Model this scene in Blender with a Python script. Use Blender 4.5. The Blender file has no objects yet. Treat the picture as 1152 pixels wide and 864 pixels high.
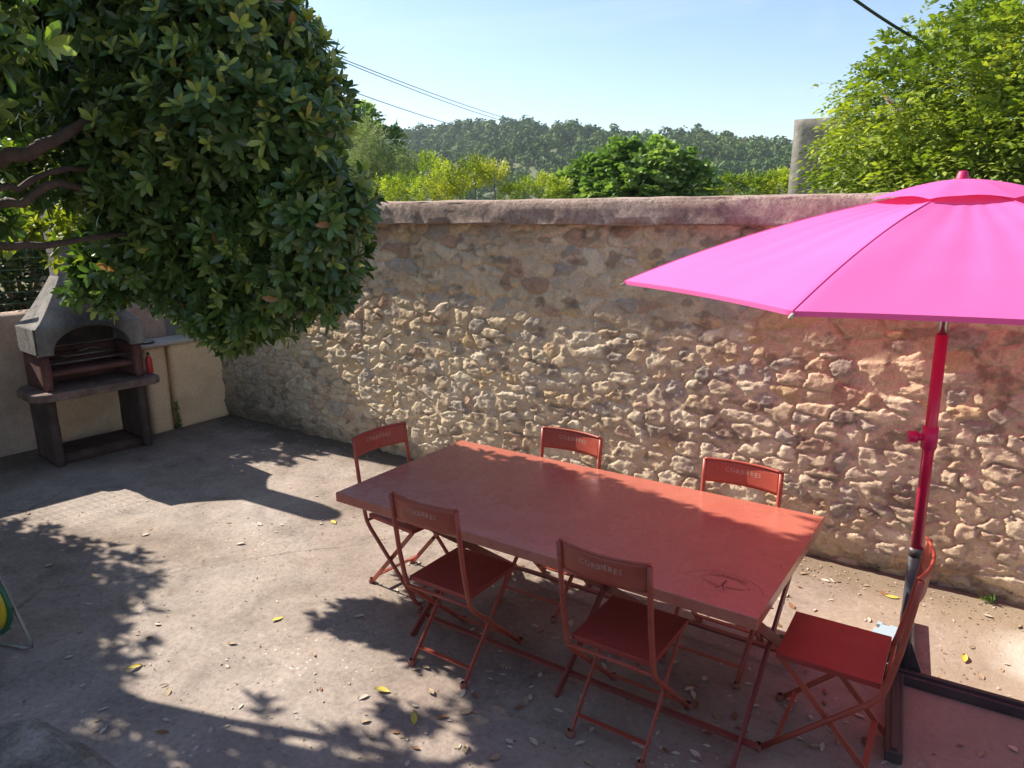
import bpy, bmesh, math, random
import numpy as np
from mathutils import Vector, Matrix
R=math.radians; PI=math.pi
random.seed(7); rng=np.random.default_rng(11)
scene=bpy.context.scene; C=scene.collection

# ------------------------------------------------------------------ materials
def newmat(name):
    m=bpy.data.materials.new(name); m.use_nodes=True
    nt=m.node_tree; nt.nodes.clear()
    return m,nt
def N(nt,t,**kw):
    n=nt.nodes.new(t)
    for k,v in kw.items():
        if hasattr(n,k): setattr(n,k,v)
        else: n.inputs[k.replace('_',' ')].default_value=v
    return n
def ramp(nt,stops,interp='LINEAR'):
    n=nt.nodes.new('ShaderNodeValToRGB'); cr=n.color_ramp; cr.interpolation=interp
    while len(cr.elements)>1: cr.elements.remove(cr.elements[-1])
    cr.elements[0].position=stops[0][0]; cr.elements[0].color=(*stops[0][1],1)
    for p,c in stops[1:]:
        e=cr.elements.new(p); e.color=(*c,1)
    return n
def g(v): return (v,v,v)
def coords(nt,scale=(1,1,1),kind='Object'):
    tc=nt.nodes.new('ShaderNodeTexCoord'); mp=nt.nodes.new('ShaderNodeMapping')
    mp.inputs['Scale'].default_value=scale
    nt.links.new(tc.outputs[kind],mp.inputs['Vector']); return mp.outputs['Vector']
def geo_pos(nt,scale=(1,1,1)):
    tc=nt.nodes.new('ShaderNodeNewGeometry'); mp=nt.nodes.new('ShaderNodeMapping')
    mp.inputs['Scale'].default_value=scale
    nt.links.new(tc.outputs['Position'],mp.inputs['Vector']); return mp.outputs['Vector']
def noise(nt,vec,scale,detail=6,rough=.6,dist=0):
    n=nt.nodes.new('ShaderNodeTexNoise'); n.inputs['Scale'].default_value=scale
    n.inputs['Detail'].default_value=detail; n.inputs['Roughness'].default_value=rough
    n.inputs['Distortion'].default_value=dist
    nt.links.new(vec,n.inputs['Vector']); return n.outputs['Fac']
def mixc(nt,fac,a,b,mode='MIX'):
    n=nt.nodes.new('ShaderNodeMix'); n.data_type='RGBA'; n.blend_type=mode
    for inp,v in ((n.inputs[0],fac),(n.inputs[6],a),(n.inputs[7],b)):
        if isinstance(v,bpy.types.NodeSocket): nt.links.new(v,inp)
        elif isinstance(v,(int,float)): inp.default_value=v
        else: inp.default_value=(*v,1)
    return n.outputs[2]
def math_(nt,op,a,b=0.0,clamp=False):
    n=nt.nodes.new('ShaderNodeMath'); n.operation=op; n.use_clamp=clamp
    for i,v in enumerate((a,b)):
        if isinstance(v,bpy.types.NodeSocket): nt.links.new(v,n.inputs[i])
        else: n.inputs[i].default_value=v
    return n.outputs[0]
def rampf(nt,fac,stops,interp='LINEAR'):
    r=ramp(nt,stops,interp); nt.links.new(fac,r.inputs[0]); return r.outputs[0]
def bump(nt,h,strength=.5,dist=.01,prev=None):
    b=nt.nodes.new('ShaderNodeBump'); b.inputs['Strength'].default_value=strength; b.inputs['Distance'].default_value=dist
    nt.links.new(h,b.inputs['Height'])
    if prev is not None: nt.links.new(prev,b.inputs['Normal'])
    return b.outputs[0]
def finish(nt,col,rough=.8,normal=None,metal=0.,spec=.5,translucent=0.,tcol=None):
    p=nt.nodes.new('ShaderNodeBsdfPrincipled'); o=nt.nodes.new('ShaderNodeOutputMaterial')
    for inp,v in ((p.inputs['Base Color'],col),(p.inputs['Roughness'],rough),(p.inputs['Metallic'],metal),(p.inputs['Specular IOR Level'],spec)):
        if isinstance(v,bpy.types.NodeSocket): nt.links.new(v,inp)
        elif isinstance(v,(int,float)): inp.default_value=v
        else: inp.default_value=(*v,1)
    if normal is not None: nt.links.new(normal,p.inputs['Normal'])
    if translucent>0:
        t=nt.nodes.new('ShaderNodeBsdfTranslucent'); mx=nt.nodes.new('ShaderNodeMixShader'); mx.inputs[0].default_value=translucent
        c=tcol if tcol is not None else col
        if isinstance(c,bpy.types.NodeSocket): nt.links.new(c,t.inputs['Color'])
        else: t.inputs['Color'].default_value=(*c,1)
        nt.links.new(p.outputs[0],mx.inputs[1]); nt.links.new(t.outputs[0],mx.inputs[2]); nt.links.new(mx.outputs[0],o.inputs['Surface'])
    else: nt.links.new(p.outputs[0],o.inputs['Surface'])
    return p

M={}
def simple_mat(name,c1,c2,scale=8,rough=.6,bumps=.2,bdist=.003,metal=0.,spec=.5,fine=120,tex='Object'):
    m,nt=newmat(name); v=coords(nt,kind=tex)
    n1=noise(nt,v,scale,5,.6); f=rampf(nt,n1,[(.35,g(0)),(.65,g(1))])
    col=mixc(nt,f,c1,c2)
    nf=noise(nt,v,fine,4,.6)
    rr=rampf(nt,n1,[(.3,g(max(.05,rough-.12))),(.7,g(min(1,rough+.1)))])
    finish(nt,col,rr,bump(nt,nf,bumps,bdist),metal,spec)
    M[name]=m; return m
# red painted steel, chalky, with wear and dust
def red_paint(name,base,base2,dustc,dust=.35,rough=.45):
    m,nt=newmat(name); v0=coords(nt); oi=nt.nodes.new('ShaderNodeObjectInfo'); va=nt.nodes.new('ShaderNodeVectorMath'); va.operation='MULTIPLY_ADD'
    va.inputs[1].default_value=(9,7,5); nt.links.new(oi.outputs['Random'],va.inputs[0]); nt.links.new(v0,va.inputs[2]); v=va.outputs[0]
    a=noise(nt,v,3.0,5,.6); col=mixc(nt,rampf(nt,a,[(.35,g(0)),(.65,g(1))]),base,base2)
    d=noise(nt,v,9,8,.75); df=rampf(nt,d,[(.5,g(0)),(.75,g(dust))]); col=mixc(nt,df,col,dustc)
    s=noise(nt,v,38,4,.6); sf=rampf(nt,s,[(.66,g(0)),(.70,g(.75))]); col=mixc(nt,sf,col,(.06,.025,.018))
    r=rampf(nt,d,[(.35,g(rough-.1)),(.7,g(rough+.2))])
    finish(nt,col,r,bump(nt,noise(nt,v,25,6,.7),.12,.002),0,.5); M[name]=m
red_paint('table_paint',(.46,.145,.10),(.42,.125,.088),(.52,.24,.19),.10,.24)
red_paint('chair_paint',(.40,.075,.045),(.31,.055,.034),(.42,.17,.11),.35,.45)
red_paint('seat_paint',(.34,.04,.03),(.29,.034,.028),(.40,.12,.10),.15,.45)
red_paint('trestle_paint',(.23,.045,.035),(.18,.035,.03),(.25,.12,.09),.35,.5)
for _n in M['table_paint'].node_tree.nodes:
    if _n.type=='BSDF_PRINCIPLED': _n.inputs['Coat Weight'].default_value=.4; _n.inputs['Coat Roughness'].default_value=.3
simple_mat('lettering_worn',(.62,.40,.32),(.50,.26,.19),60,.7)
simple_mat('engraving',(.16,.03,.03),(.11,.02,.022),60,.7)
simple_mat('foot_cap',(.30,.10,.07),(.22,.07,.05),40,.7)
simple_mat('base_tube',(.055,.045,.048),(.085,.07,.07),6,.38,.1,.002,.25)
simple_mat('lower_pole',(.035,.035,.045),(.06,.055,.065),6,.5,.1,.002,0)
simple_mat('chrome',(.75,.75,.76),(.6,.6,.62),6,.22,.05,.001,1.)
simple_mat('pink_pole',(.56,.008,.07),(.48,.007,.06),6,.35,.05,.001)
simple_mat('knob_pink',(.62,.01,.12),(.5,.01,.1),20,.45)
simple_mat('rib_steel',(.5,.5,.52),(.4,.4,.42),20,.35,.05,.001,.8)
simple_mat('bark',(.055,.035,.028),(.11,.07,.055),14,.9,.9,.012,fine=30)
simple_mat('twig',(.16,.10,.06),(.22,.13,.08),14,.8,.3)
simple_mat('far_bark',(.15,.11,.08),(.22,.17,.12),3,.9)
simple_mat('soot',(.02,.016,.014),(.06,.045,.038),10,.9,.5,.004)
simple_mat('grate',(.10,.09,.085),(.2,.18,.17),20,.45,.2,.001,.7)
simple_mat('cable_black',(.02,.02,.022),(.03,.03,.03),5,.6)
simple_mat('cable_grey',(.16,.18,.20),(.2,.2,.22),5,.6)
simple_mat('fence_green',(.03,.10,.06),(.04,.13,.08),5,.5)
simple_mat('post_grey',(.3,.3,.3),(.22,.22,.22),8,.5,metal=.6)
simple_mat('yellow_plastic',(.75,.50,.03),(.65,.42,.03),5,.4)
simple_mat('green_plastic',(.02,.10,.05),(.03,.13,.06),5,.4)
simple_mat('hose',(.55,.40,.05),(.5,.36,.05),12,.5)
simple_mat('pale_foam',(.36,.47,.55),(.31,.42,.5),6,.8,.3,.002)
simple_mat('foam_groove',(.05,.12,.15),(.04,.1,.12),6,.8)
simple_mat('red_plastic',(.55,.04,.03),(.45,.03,.03),15,.4)
simple_mat('glass_lid',(.30,.31,.30),(.4,.4,.4),15,.15)
simple_mat('black_rim',(.02,.02,.02),(.03,.03,.03),15,.4)

def concrete_like(name,stops,scale=1.2,speck=.5,rough=.9,b1=.5,bd=.012,fine=70,dirt=None,wpos=True,tint2=None):
    m,nt=newmat(name); v=geo_pos(nt) if wpos else coords(nt)
    n1=noise(nt,v,scale,8,.62,.3); col=rampf(nt,n1,stops)
    n2=noise(nt,v,scale*9,6,.7)
    col=mixc(nt,speck,col,rampf(nt,n2,[(.3,g(.55)),(.5,g(.95)),(.72,g(1.25))]),'MULTIPLY')
    n3=noise(nt,v,fine,5,.7)
    col=mixc(nt,.5,col,rampf(nt,n3,[(.3,g(.6)),(.6,g(1.15))]),'MULTIPLY')
    if tint2: col=mixc(nt,rampf(nt,noise(nt,v,scale*.7,4,.5,.5),[(.45,g(0)),(.62,g(1))]),col,tint2)
    nb=bump(nt,n2,b1*.6,bd); nb=bump(nt,n3,b1,bd*.4,nb)
    finish(nt,col,rough,nb,0,.25); M[name]=m; return m,nt
def soot_hood():
    m,nt=concrete_like('hood_cement',[(.3,(.17,.15,.145)),(.5,(.25,.228,.215)),(.7,(.33,.305,.29))],5,.5,.95,1.,.012,80)
    p=[n for n in nt.nodes if n.type=='BSDF_PRINCIPLED'][0]; col=p.inputs['Base Color'].links[0].from_socket
    v=coords(nt,(1,.5,1)); dm=nt.nodes.new('ShaderNodeVectorMath'); dm.operation='DISTANCE'; dm.inputs[1].default_value=(.03,-.015,1.10); nt.links.new(v,dm.inputs[0])
    f=math_(nt,'ADD',dm.outputs['Value'],math_(nt,'MULTIPLY',noise(nt,v,5,6,.7),.22))
    st=math_(nt,'MULTIPLY',noise(nt,coords(nt,(14,14,1.2)),1.,5,.7),.5)
    c=mixc(nt,rampf(nt,f,[(.30,g(.85)),(.50,g(0))]),col,(.035,.028,.025))
    c=mixc(nt,rampf(nt,st,[(.27,g(0)),(.34,g(.4))]),c,(.10,.09,.085)); nt.links.new(c,p.inputs['Base Color'])
concrete_like('coping_cement',[(.3,(.29,.205,.165)),(.5,(.44,.325,.27)),(.7,(.54,.415,.35))],2.5,.7,.95,.9,.02,45)
concrete_like('plaster_pink',[(.3,(.36,.25,.20)),(.5,(.46,.33,.26)),(.7,(.54,.40,.32))],1.8,.35,.95,.5,.01,60)
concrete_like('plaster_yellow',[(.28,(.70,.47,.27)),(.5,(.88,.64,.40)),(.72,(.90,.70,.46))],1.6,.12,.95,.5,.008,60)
concrete_like('rough_grey',[(.3,(.17,.155,.15)),(.5,(.26,.235,.225)),(.7,(.33,.30,.28))],6,.5,.95,.9,.012,90)
soot_hood()
concrete_like('brick_brown',[(.3,(.10,.042,.04)),(.5,(.155,.065,.058)),(.7,(.21,.095,.085))],6,.5,.9,.7,.008,80)
concrete_like('mantel_brown',[(.3,(.12,.075,.06)),(.5,(.20,.135,.115)),(.7,(.30,.22,.19))],7,.6,.9,.9,.012,70)
concrete_like('leg_brown',[(.3,(.055,.035,.03)),(.5,(.085,.055,.048)),(.7,(.13,.09,.08))],6,.5,.9,.5,.006,80)
concrete_like('slab_cream',[(.3,(.42,.36,.30)),(.5,(.55,.48,.41)),(.7,(.62,.55,.48))],4,.4,.9,.4,.006,80)
concrete_like('ledge_concrete',[(.32,(.16,.12,.095)),(.5,(.28,.22,.18)),(.68,(.40,.33,.28))],14,.8,.95,1.,.02,60)
concrete_like('old_render',[(.3,(.13,.12,.105)),(.5,(.22,.205,.18)),(.7,(.31,.29,.255))],1.1,.6,.95,.7,.02,14)

# patio floor: worn concrete, mottled, stained, cracked
def patio_mat():
    m,nt=newmat('patio_concrete'); v=geo_pos(nt)
    n1=noise(nt,v,.55,7,.62,.6); col=rampf(nt,n1,[(.30,(.205,.152,.122)),(.45,(.295,.232,.195)),(.56,(.335,.272,.235)),(.72,(.385,.325,.29))])
    n2=noise(nt,v,3.2,9,.74,.4); col=mixc(nt,.85,col,rampf(nt,n2,[(.28,g(.42)),(.42,g(.82)),(.54,g(1.02)),(.72,g(1.28))]),'MULTIPLY')
    n3=noise(nt,v,34,7,.78); col=mixc(nt,.75,col,rampf(nt,n3,[(.30,g(.50)),(.48,g(.95)),(.7,g(1.28))]),'MULTIPLY')
    # bare-aggregate pale specks
    vo=nt.nodes.new('ShaderNodeTexVoronoi'); vo.inputs['Scale'].default_value=22; nt.links.new(v,vo.inputs['Vector'])
    pm=rampf(nt,noise(nt,v,1.6,4,.6),[(.5,g(0)),(.62,g(1))])
    sp=rampf(nt,vo.outputs['Distance'],[(.10,g(1)),(.2,g(0))]); spf=math_(nt,'MULTIPLY',math_(nt,'MULTIPLY',sp,pm),.85)
    col=mixc(nt,spf,col,(.62,.57,.52))
    # dark pits and lichen spots
    v2=nt.nodes.new('ShaderNodeTexVoronoi'); v2.inputs['Scale'].default_value=7; nt.links.new(v,v2.inputs['Vector'])
    dk=rampf(nt,v2.outputs['Distance'],[(.04,g(.65)),(.11,g(0))]); dkm=rampf(nt,noise(nt,v,2.3,3,.5),[(.52,g(0)),(.6,g(1))])
    col=mixc(nt,math_(nt,'MULTIPLY',dk,dkm),col,(.10,.085,.07))
    # cracks
    vw=nt.nodes.new('ShaderNodeVectorMath'); vw.operation='ADD'
    nz=nt.nodes.new('ShaderNodeTexNoise'); nz.inputs['Scale'].default_value=1.8; nz.inputs['Detail'].default_value=6; nt.links.new(v,nz.inputs['Vector'])
    sc=nt.nodes.new('ShaderNodeVectorMath'); sc.operation='SCALE'; sc.inputs['Scale'].default_value=.18; nt.links.new(nz.outputs['Color'],sc.inputs[0])
    nt.links.new(v,vw.inputs[0]); nt.links.new(sc.outputs[0],vw.inputs[1])
    vc=nt.nodes.new('ShaderNodeTexVoronoi'); vc.feature='DISTANCE_TO_EDGE'; vc.inputs['Scale'].default_value=.30; nt.links.new(vw.outputs[0],vc.inputs['Vector'])
    cr=rampf(nt,vc.outputs['Distance'],[(.0,g(1)),(.0016,g(1)),(.004,g(0))]); crm=rampf(nt,noise(nt,v,.8,3,.5),[(.44,g(0)),(.56,g(.8))])
    crf=math_(nt,'MULTIPLY',cr,crm); col=mixc(nt,crf,col,(.11,.085,.07))
    # dirt and moss along the foot of the two walls (real soil staining)
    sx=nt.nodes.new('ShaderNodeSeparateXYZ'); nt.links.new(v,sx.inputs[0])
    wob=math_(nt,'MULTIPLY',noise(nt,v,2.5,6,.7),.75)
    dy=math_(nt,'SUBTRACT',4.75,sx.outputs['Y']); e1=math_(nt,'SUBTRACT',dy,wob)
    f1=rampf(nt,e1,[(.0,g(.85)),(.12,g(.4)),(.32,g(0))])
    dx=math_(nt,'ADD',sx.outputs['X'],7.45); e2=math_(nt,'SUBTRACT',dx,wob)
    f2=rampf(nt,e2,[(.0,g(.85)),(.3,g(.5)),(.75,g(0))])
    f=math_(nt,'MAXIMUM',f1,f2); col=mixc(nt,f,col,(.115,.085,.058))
    # warmer sandy film towards the right of the yard
    wf=rampf(nt,math_(nt,'ADD',math_(nt,'MULTIPLY',sx.outputs['X'],.22),math_(nt,'ADD',noise(nt,v,1.1,5,.6),.25)),[(.35,g(0)),(.85,g(.6))])
    col=mixc(nt,wf,col,(.37,.29,.20))
    # pale blotch at the right
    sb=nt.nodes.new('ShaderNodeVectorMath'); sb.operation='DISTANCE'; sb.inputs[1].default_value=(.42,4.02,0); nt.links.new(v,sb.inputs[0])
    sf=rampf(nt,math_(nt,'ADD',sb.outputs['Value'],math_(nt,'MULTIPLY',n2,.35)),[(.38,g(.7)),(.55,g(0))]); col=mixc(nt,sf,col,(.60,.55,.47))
    nb=bump(nt,n2,.35,.03); nb=bump(nt,n3,.6,.006,nb)
    finish(nt,col,rampf(nt,n2,[(.3,g(.95)),(.7,g(.75))]),nb,0,.3); M['patio']=m
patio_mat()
def dirt_mat():
    m,nt=newmat('dry_earth'); v=geo_pos(nt)
    n1=noise(nt,v,.12,8,.6); col=rampf(nt,n1,[(.35,(.16,.12,.07)),(.5,(.10,.12,.04)),(.65,(.22,.17,.10))])
    finish(nt,col,.95,bump(nt,noise(nt,v,3,6,.7),.5,.1),0,.1); M['earth']=m
dirt_mat()
def wall_mat():
    m,nt=newmat('rubble_masonry'); v=geo_pos(nt)
    at=nt.nodes.new('ShaderNodeAttribute'); at.attribute_name='Col'
    col=at.outputs['Color']
    n2=noise(nt,v,16,8,.72,.3); col=mixc(nt,.7,col,rampf(nt,n2,[(.3,g(.60)),(.5,g(.98)),(.7,g(1.25))]),'MULTIPLY')
    n3=noise(nt,v,75,5,.7); col=mixc(nt,.6,col,rampf(nt,n3,[(.3,g(.65)),(.6,g(1.15))]),'MULTIPLY')
    n4=noise(nt,v,2.2,6,.65,.5)
    col=mixc(nt,rampf(nt,n4,[(.52,g(0)),(.7,g(.45))]),col,(.55,.40,.29))
    nb=bump(nt,n2,.9,.016); nb=bump(nt,n3,.9,.006,nb)
    finish(nt,col,.95,nb,0,.15); M['masonry']=m
wall_mat()
def fabric_mat():
    m,nt=newmat('pink_canvas'); v=coords(nt)
    n1=noise(nt,v,2.2,4,.5); 
    col=mixc(nt,rampf(nt,n1,[(.35,g(0)),(.65,g(1))]),(.89,.19,.53),(.85,.165,.49))
    w=noise(nt,coords(nt,(1,1,1)),260,2,.5)
    nb=bump(nt,n1,.10,.03); nb=bump(nt,w,.15,.0008,nb)
    finish(nt,col,.75,nb,0,.2,translucent=.30,tcol=(.96,.15,.27)); M['canvas']=m
fabric_mat()
def leaf_mat(name,stops,rough=.4,trans=.2,tmul=(1.3,1.5,.5),spec=.5,noisy=None):
    m,nt=newmat(name)
    at=nt.nodes.new('ShaderNodeAttribute'); at.attribute_name='tint'
    col=rampf(nt,at.outputs['Fac'],stops)
    tc=mixc(nt,1.,col,tmul,'MULTIPLY')
    finish(nt,col,rough,None,0,spec,translucent=trans,tcol=tc); M[name]=m
leaf_mat('leaf_dark',[(0,(.038,.074,.024)),(.5,(.085,.150,.040)),(.78,(.17,.24,.055)),(.92,(.38,.42,.09)),(1,(.30,.14,.05))],.34,.20,(1.6,2.,.45),.55)
leaf_mat('leaf_lime',[(0,(.10,.16,.03)),(.5,(.24,.32,.05)),(1,(.42,.46,.09))],.55,.36,(1.3,1.35,.4),.3)
leaf_mat('leaf_yellow',[(0,(.10,.15,.025)),(.5,(.27,.33,.04)),(1,(.46,.46,.08))],.55,.36,(1.2,1.2,.4),.3)
leaf_mat('leaf_fig',[(0,(.10,.17,.055)),(.5,(.19,.29,.09)),(1,(.34,.42,.17))],.5,.30,(1.3,1.5,.5),.4)
leaf_mat('leaf_olive',[(0,(.10,.14,.07)),(.5,(.19,.24,.11)),(1,(.32,.36,.18))],.6,.3,(1.1,1.2,.6),.3)
leaf_mat('leaf_ivy',[(0,(.02,.026,.01)),(.5,(.04,.052,.016)),(1,(.09,.14,.04))],.5,.25,(1.3,1.5,.5),.4)
leaf_mat('leaf_forest',[(0,(.05,.095,.035)),(.5,(.09,.155,.05)),(.8,(.15,.20,.06)),(1,(.19,.20,.08))],.8,.12,(1.1,1.2,.6),.1)
leaf_mat('leaf_weed',[(0,(.06,.13,.03)),(1,(.18,.22,.06))],.6,.3)
simple_mat('dry_leaf',(.42,.33,.22),(.30,.20,.12),30,.8)
simple_mat('pale_leaf',(.60,.52,.42),(.48,.40,.31),30,.8)
simple_mat('yellow_leaf',(.62,.50,.08),(.55,.42,.07),30,.7)
simple_mat('brown_leaf',(.30,.13,.05),(.22,.10,.05),30,.8)
simple_mat('hill_soil',(.07,.10,.04),(.12,.13,.06),.05,.95,tex='Object')

# ------------------------------------------------------------------ object helpers
def tag(o,label=None,cat=None,group=None,kind=None):
    if label: o['label']=label
    if cat: o['category']=cat
    if group: o['group']=group
    if kind: o['kind']=kind
    return o
def empty(name,loc=(0,0,0),rz=0,label=None,cat=None,group=None):
    o=bpy.data.objects.new(name,None); C.objects.link(o); o.location=loc; o.rotation_euler=(0,0,rz); o.empty_display_size=.1
    return tag(o,label,cat,group)
class MB:
    def __init__(s): s.v=[]; s.f=[]
    def add(s,vs,fs):
        n=len(s.v); s.v+= [tuple(x) for x in vs]; s.f+=[tuple(i+n for i in q) for q in fs]; return s
    def box(s,c,d,rz=0,mat=None):
        x,y,z=[k/2 for k in d]
        vs=[Vector((sx*x,sy*y,sz*z)) for sz in(-1,1) for sy in(-1,1) for sx in(-1,1)]
        m=Matrix.Rotation(rz,3,'Z') if mat is None else mat
        vs=[m@q+Vector(c) for q in vs]
        return s.add(vs,[(0,2,3,1),(4,5,7,6),(0,1,5,4),(2,6,7,3),(0,4,6,2),(1,3,7,5)])
    def bar(s,a,b,w,h,up=(0,0,1)):
        a=Vector(a);b=Vector(b);d=(b-a); L=d.length; d.normalize(); u=Vector(up)
        if abs(d.dot(u))>.98: u=Vector((1,0,0))
        sd=d.cross(u).normalized(); u=sd.cross(d).normalized()
        m=Matrix((sd,d,u)).transposed()
        return s.box((a+b)/2,(w,L,h),mat=m)
    def tube(s,pts,r,n=10,cap=True):
        pts=[Vector(p) for p in pts]; rs=r if isinstance(r,(list,tuple)) else [r]*len(pts)
        vs=[];fs=[]; prev=None
        for i,p in enumerate(pts):
            t=(pts[min(i+1,len(pts)-1)]-pts[max(i-1,0)]).normalized()
            if prev is None:
                a=Vector((0,0,1)) if abs(t.z)<.9 else Vector((1,0,0)); u=t.cross(a).normalized()
            else: u=(prev-t*prev.dot(t)).normalized()
            prev=u; w=t.cross(u)
            for k in range(n):
                an=2*PI*k/n; vs.append(p+rs[i]*(math.cos(an)*u+math.sin(an)*w))
        for i in range(len(pts)-1):
            for k in range(n):
                k2=(k+1)%n; fs.append((i*n+k,i*n+k2,(i+1)*n+k2,(i+1)*n+k))
        if cap:
            fs.append(tuple(range(n-1,-1,-1))); fs.append(tuple((len(pts)-1)*n+k for k in range(n)))
        return s.add(vs,fs)
    def lathe(s,prof,n=24,c=(0,0,0)):
        vs=[];fs=[]
        for r,z in prof:
            for k in range(n):
                a=2*PI*k/n; vs.append((c[0]+r*math.cos(a),c[1]+r*math.sin(a),c[2]+z))
        for i in range(len(prof)-1):
            for k in range(n):
                k2=(k+1)%n; fs.append((i*n+k,i*n+k2,(i+1)*n+k2,(i+1)*n+k))
        return s.add(vs,fs)
    def build(s,name,mat,parent=None,smooth=False,bevel=0,loc=None,seg=2):
        me=bpy.data.meshes.new(name); me.from_pydata([tuple(v) for v in s.v],[],s.f); me.validate(); me.update()
        if mat: me.materials.append(mat if not isinstance(mat,str) else M[mat])
        bm=bmesh.new(); bm.from_mesh(me); bmesh.ops.recalc_face_normals(bm,faces=bm.faces); 
        if bevel>0:
            ed=[e for e in bm.edges if len(e.link_faces)==2 and e.calc_face_angle(0)>.7]
            bmesh.ops.bevel(bm,geom=ed,offset=bevel,segments=seg,affect='EDGES',profile=.5)
        bm.to_mesh(me); bm.free()
        if smooth:
            for p in me.polygons: p.use_smooth=True
        o=bpy.data.objects.new(name,me); C.objects.link(o)
        if parent: o.parent=parent
        if loc: o.location=loc
        return o
def fast_mesh(name,V,F,mat,parent=None,tint=None,smooth=False,col=None):
    V=np.asarray(V,dtype=np.float32); F=np.asarray(F,dtype=np.int32); k=F.shape[1]
    me=bpy.data.meshes.new(name); me.vertices.add(len(V)); me.vertices.foreach_set('co',V.ravel())
    me.loops.add(F.size); me.loops.foreach_set('vertex_index',F.ravel())
    me.polygons.add(len(F)); me.polygons.foreach_set('loop_start',np.arange(0,F.size,k,dtype=np.int32))
    try: me.polygons.foreach_set('loop_total',np.full(len(F),k,dtype=np.int32))
    except Exception: pass
    if smooth: me.polygons.foreach_set('use_smooth',np.ones(len(F),dtype=bool))
    me.update(calc_edges=True)
    if tint is not None:
        a=me.attributes.new('tint','FLOAT','POINT'); a.data.foreach_set('value',np.asarray(tint,dtype=np.float32))
    if col is not None:
        a=me.color_attributes.new('Col','FLOAT_COLOR','POINT'); c=np.ones((len(V),4),dtype=np.float32); c[:,:3]=col; a.data.foreach_set('color',c.ravel())
    me.materials.append(M[mat] if isinstance(mat,str) else mat)
    o=bpy.data.objects.new(name,me); C.objects.link(o)
    if parent: o.parent=parent
    return o
def copy_tree(o,parent=None):
    c=o.copy(); C.objects.link(c)
    if parent: c.parent=parent
    for ch in list(o.children): copy_tree(ch,c)
    return c

# smooth value noise in numpy
def vnoise(x,y,seed=0):
    xi=np.floor(x).astype(np.int64); yi=np.floor(y).astype(np.int64); fx=x-xi; fy=y-yi
    fx=fx*fx*(3-2*fx); fy=fy*fy*(3-2*fy)
    def h(a,b):
        n=(a*374761393+b*668265263+seed*974711)&0xffffffff
        n=((n^(n>>13))*1274126177)&0xffffffff; n=n^(n>>16)
        return (n&0xffff)/65535.
    return (h(xi,yi)*(1-fx)+h(xi+1,yi)*fx)*(1-fy)+(h(xi,yi+1)*(1-fx)+h(xi+1,yi+1)*fx)*fy
def fbm(x,y,seed=0,oct=5,gain=.5):
    s=0;a=1;t=0
    for o in range(oct):
        s=s+a*vnoise(x*2**o,y*2**o,seed+o*17); t+=a; a*=gain
    return s/t

# ------------------------------------------------------------------ camera (calibrated on the table and wall)
W,H=1152,864; F_=823.; HC=2.15
_c=np.array([576.,432.]); v1=np.array([-645.,248.]); v2=np.array([1162.,228.])
Xc=-np.array([*(v1-_c),F_]); Xc/=np.linalg.norm(Xc); Yc=np.array([*(v2-_c),F_]); Yc-=Xc*(Xc@Yc); Yc/=np.linalg.norm(Yc)
Zc=np.cross(Xc,Yc)
if Zc[1]>0: Zc=-Zc
Mw=np.array([Xc,Yc,Zc])
right=Mw@np.array([1,0,0]); up=Mw@np.array([0,-1,0]); back=Mw@np.array([0,0,-1])
cam=bpy.data.cameras.new('camera'); camo=bpy.data.objects.new('camera',cam); C.objects.link(camo)
camo.matrix_world=Matrix(((right[0],up[0],back[0],0),(right[1],up[1],back[1],0),(right[2],up[2],back[2],HC),(0,0,0,1)))
cam.lens=F_/W*36; cam.sensor_width=36; cam.clip_start=.05; cam.clip_end=3000
scene.camera=camo
def pix(px,py,y=None,x=None,z=None,d=None):
    """world point on the sight line at a given world y / x / z (used only to read positions off the photograph)"""
    r=Mw@np.array([px-_c[0],py-_c[1],F_])
    t = y/r[1] if y is not None else x/r[0] if x is not None else (z-HC)/r[2] if z is not None else d/F_
    return np.array([r[0]*t,r[1]*t,r[2]*t+HC])

# ------------------------------------------------------------------ light
EL=37.1; AZ_DY=.044
world=bpy.data.worlds.new('World'); scene.world=world; world.use_nodes=True
nt=world.node_tree; nt.nodes.clear()
sky=nt.nodes.new('ShaderNodeTexSky'); sky.sky_type='NISHITA'; sky.sun_disc=False
sky.sun_elevation=R(EL); sky.sun_rotation=R(270); sky.altitude=100; sky.air_density=1.0; sky.dust_density=.35; sky.ozone_density=1.6
tcw=nt.nodes.new('ShaderNodeTexCoord'); mpw=nt.nodes.new('ShaderNodeMapping'); mpw.inputs['Scale'].default_value=(1.2,1.2,5.5)
nt.links.new(tcw.outputs['Generated'],mpw.inputs['Vector'])
cl=noise(nt,mpw.outputs[0],2.1,8,.55,.8); clf=rampf(nt,cl,[(.54,g(0)),(.82,g(.28))])
mixw=mixc(nt,clf,sky.outputs[0],(5.4,5.8,6.4))
bg=nt.nodes.new('ShaderNodeBackground'); bg.inputs['Strength'].default_value=.074; nt.links.new(mixw,bg.inputs['Color'])
ow=nt.nodes.new('ShaderNodeOutputWorld'); nt.links.new(bg.outputs[0],ow.inputs['Surface'])
sun=bpy.data.lights.new('sun','SUN'); sun.energy=4.1; sun.angle=R(.53); sun.color=(1,.925,.79)
suno=bpy.data.objects.new('sun',sun); C.objects.link(suno)
sd=Vector((math.cos(R(EL)),AZ_DY,-math.sin(R(EL)))); suno.rotation_euler=sd.to_track_quat('-Z','Y').to_euler(); suno.location=(-20,0,16)
scene.view_settings.view_transform='Standard'; scene.view_settings.look='None'; scene.view_settings.gamma=1
scene.view_settings.exposure=1.38
scene.view_settings.use_curve_mapping=False

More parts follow.
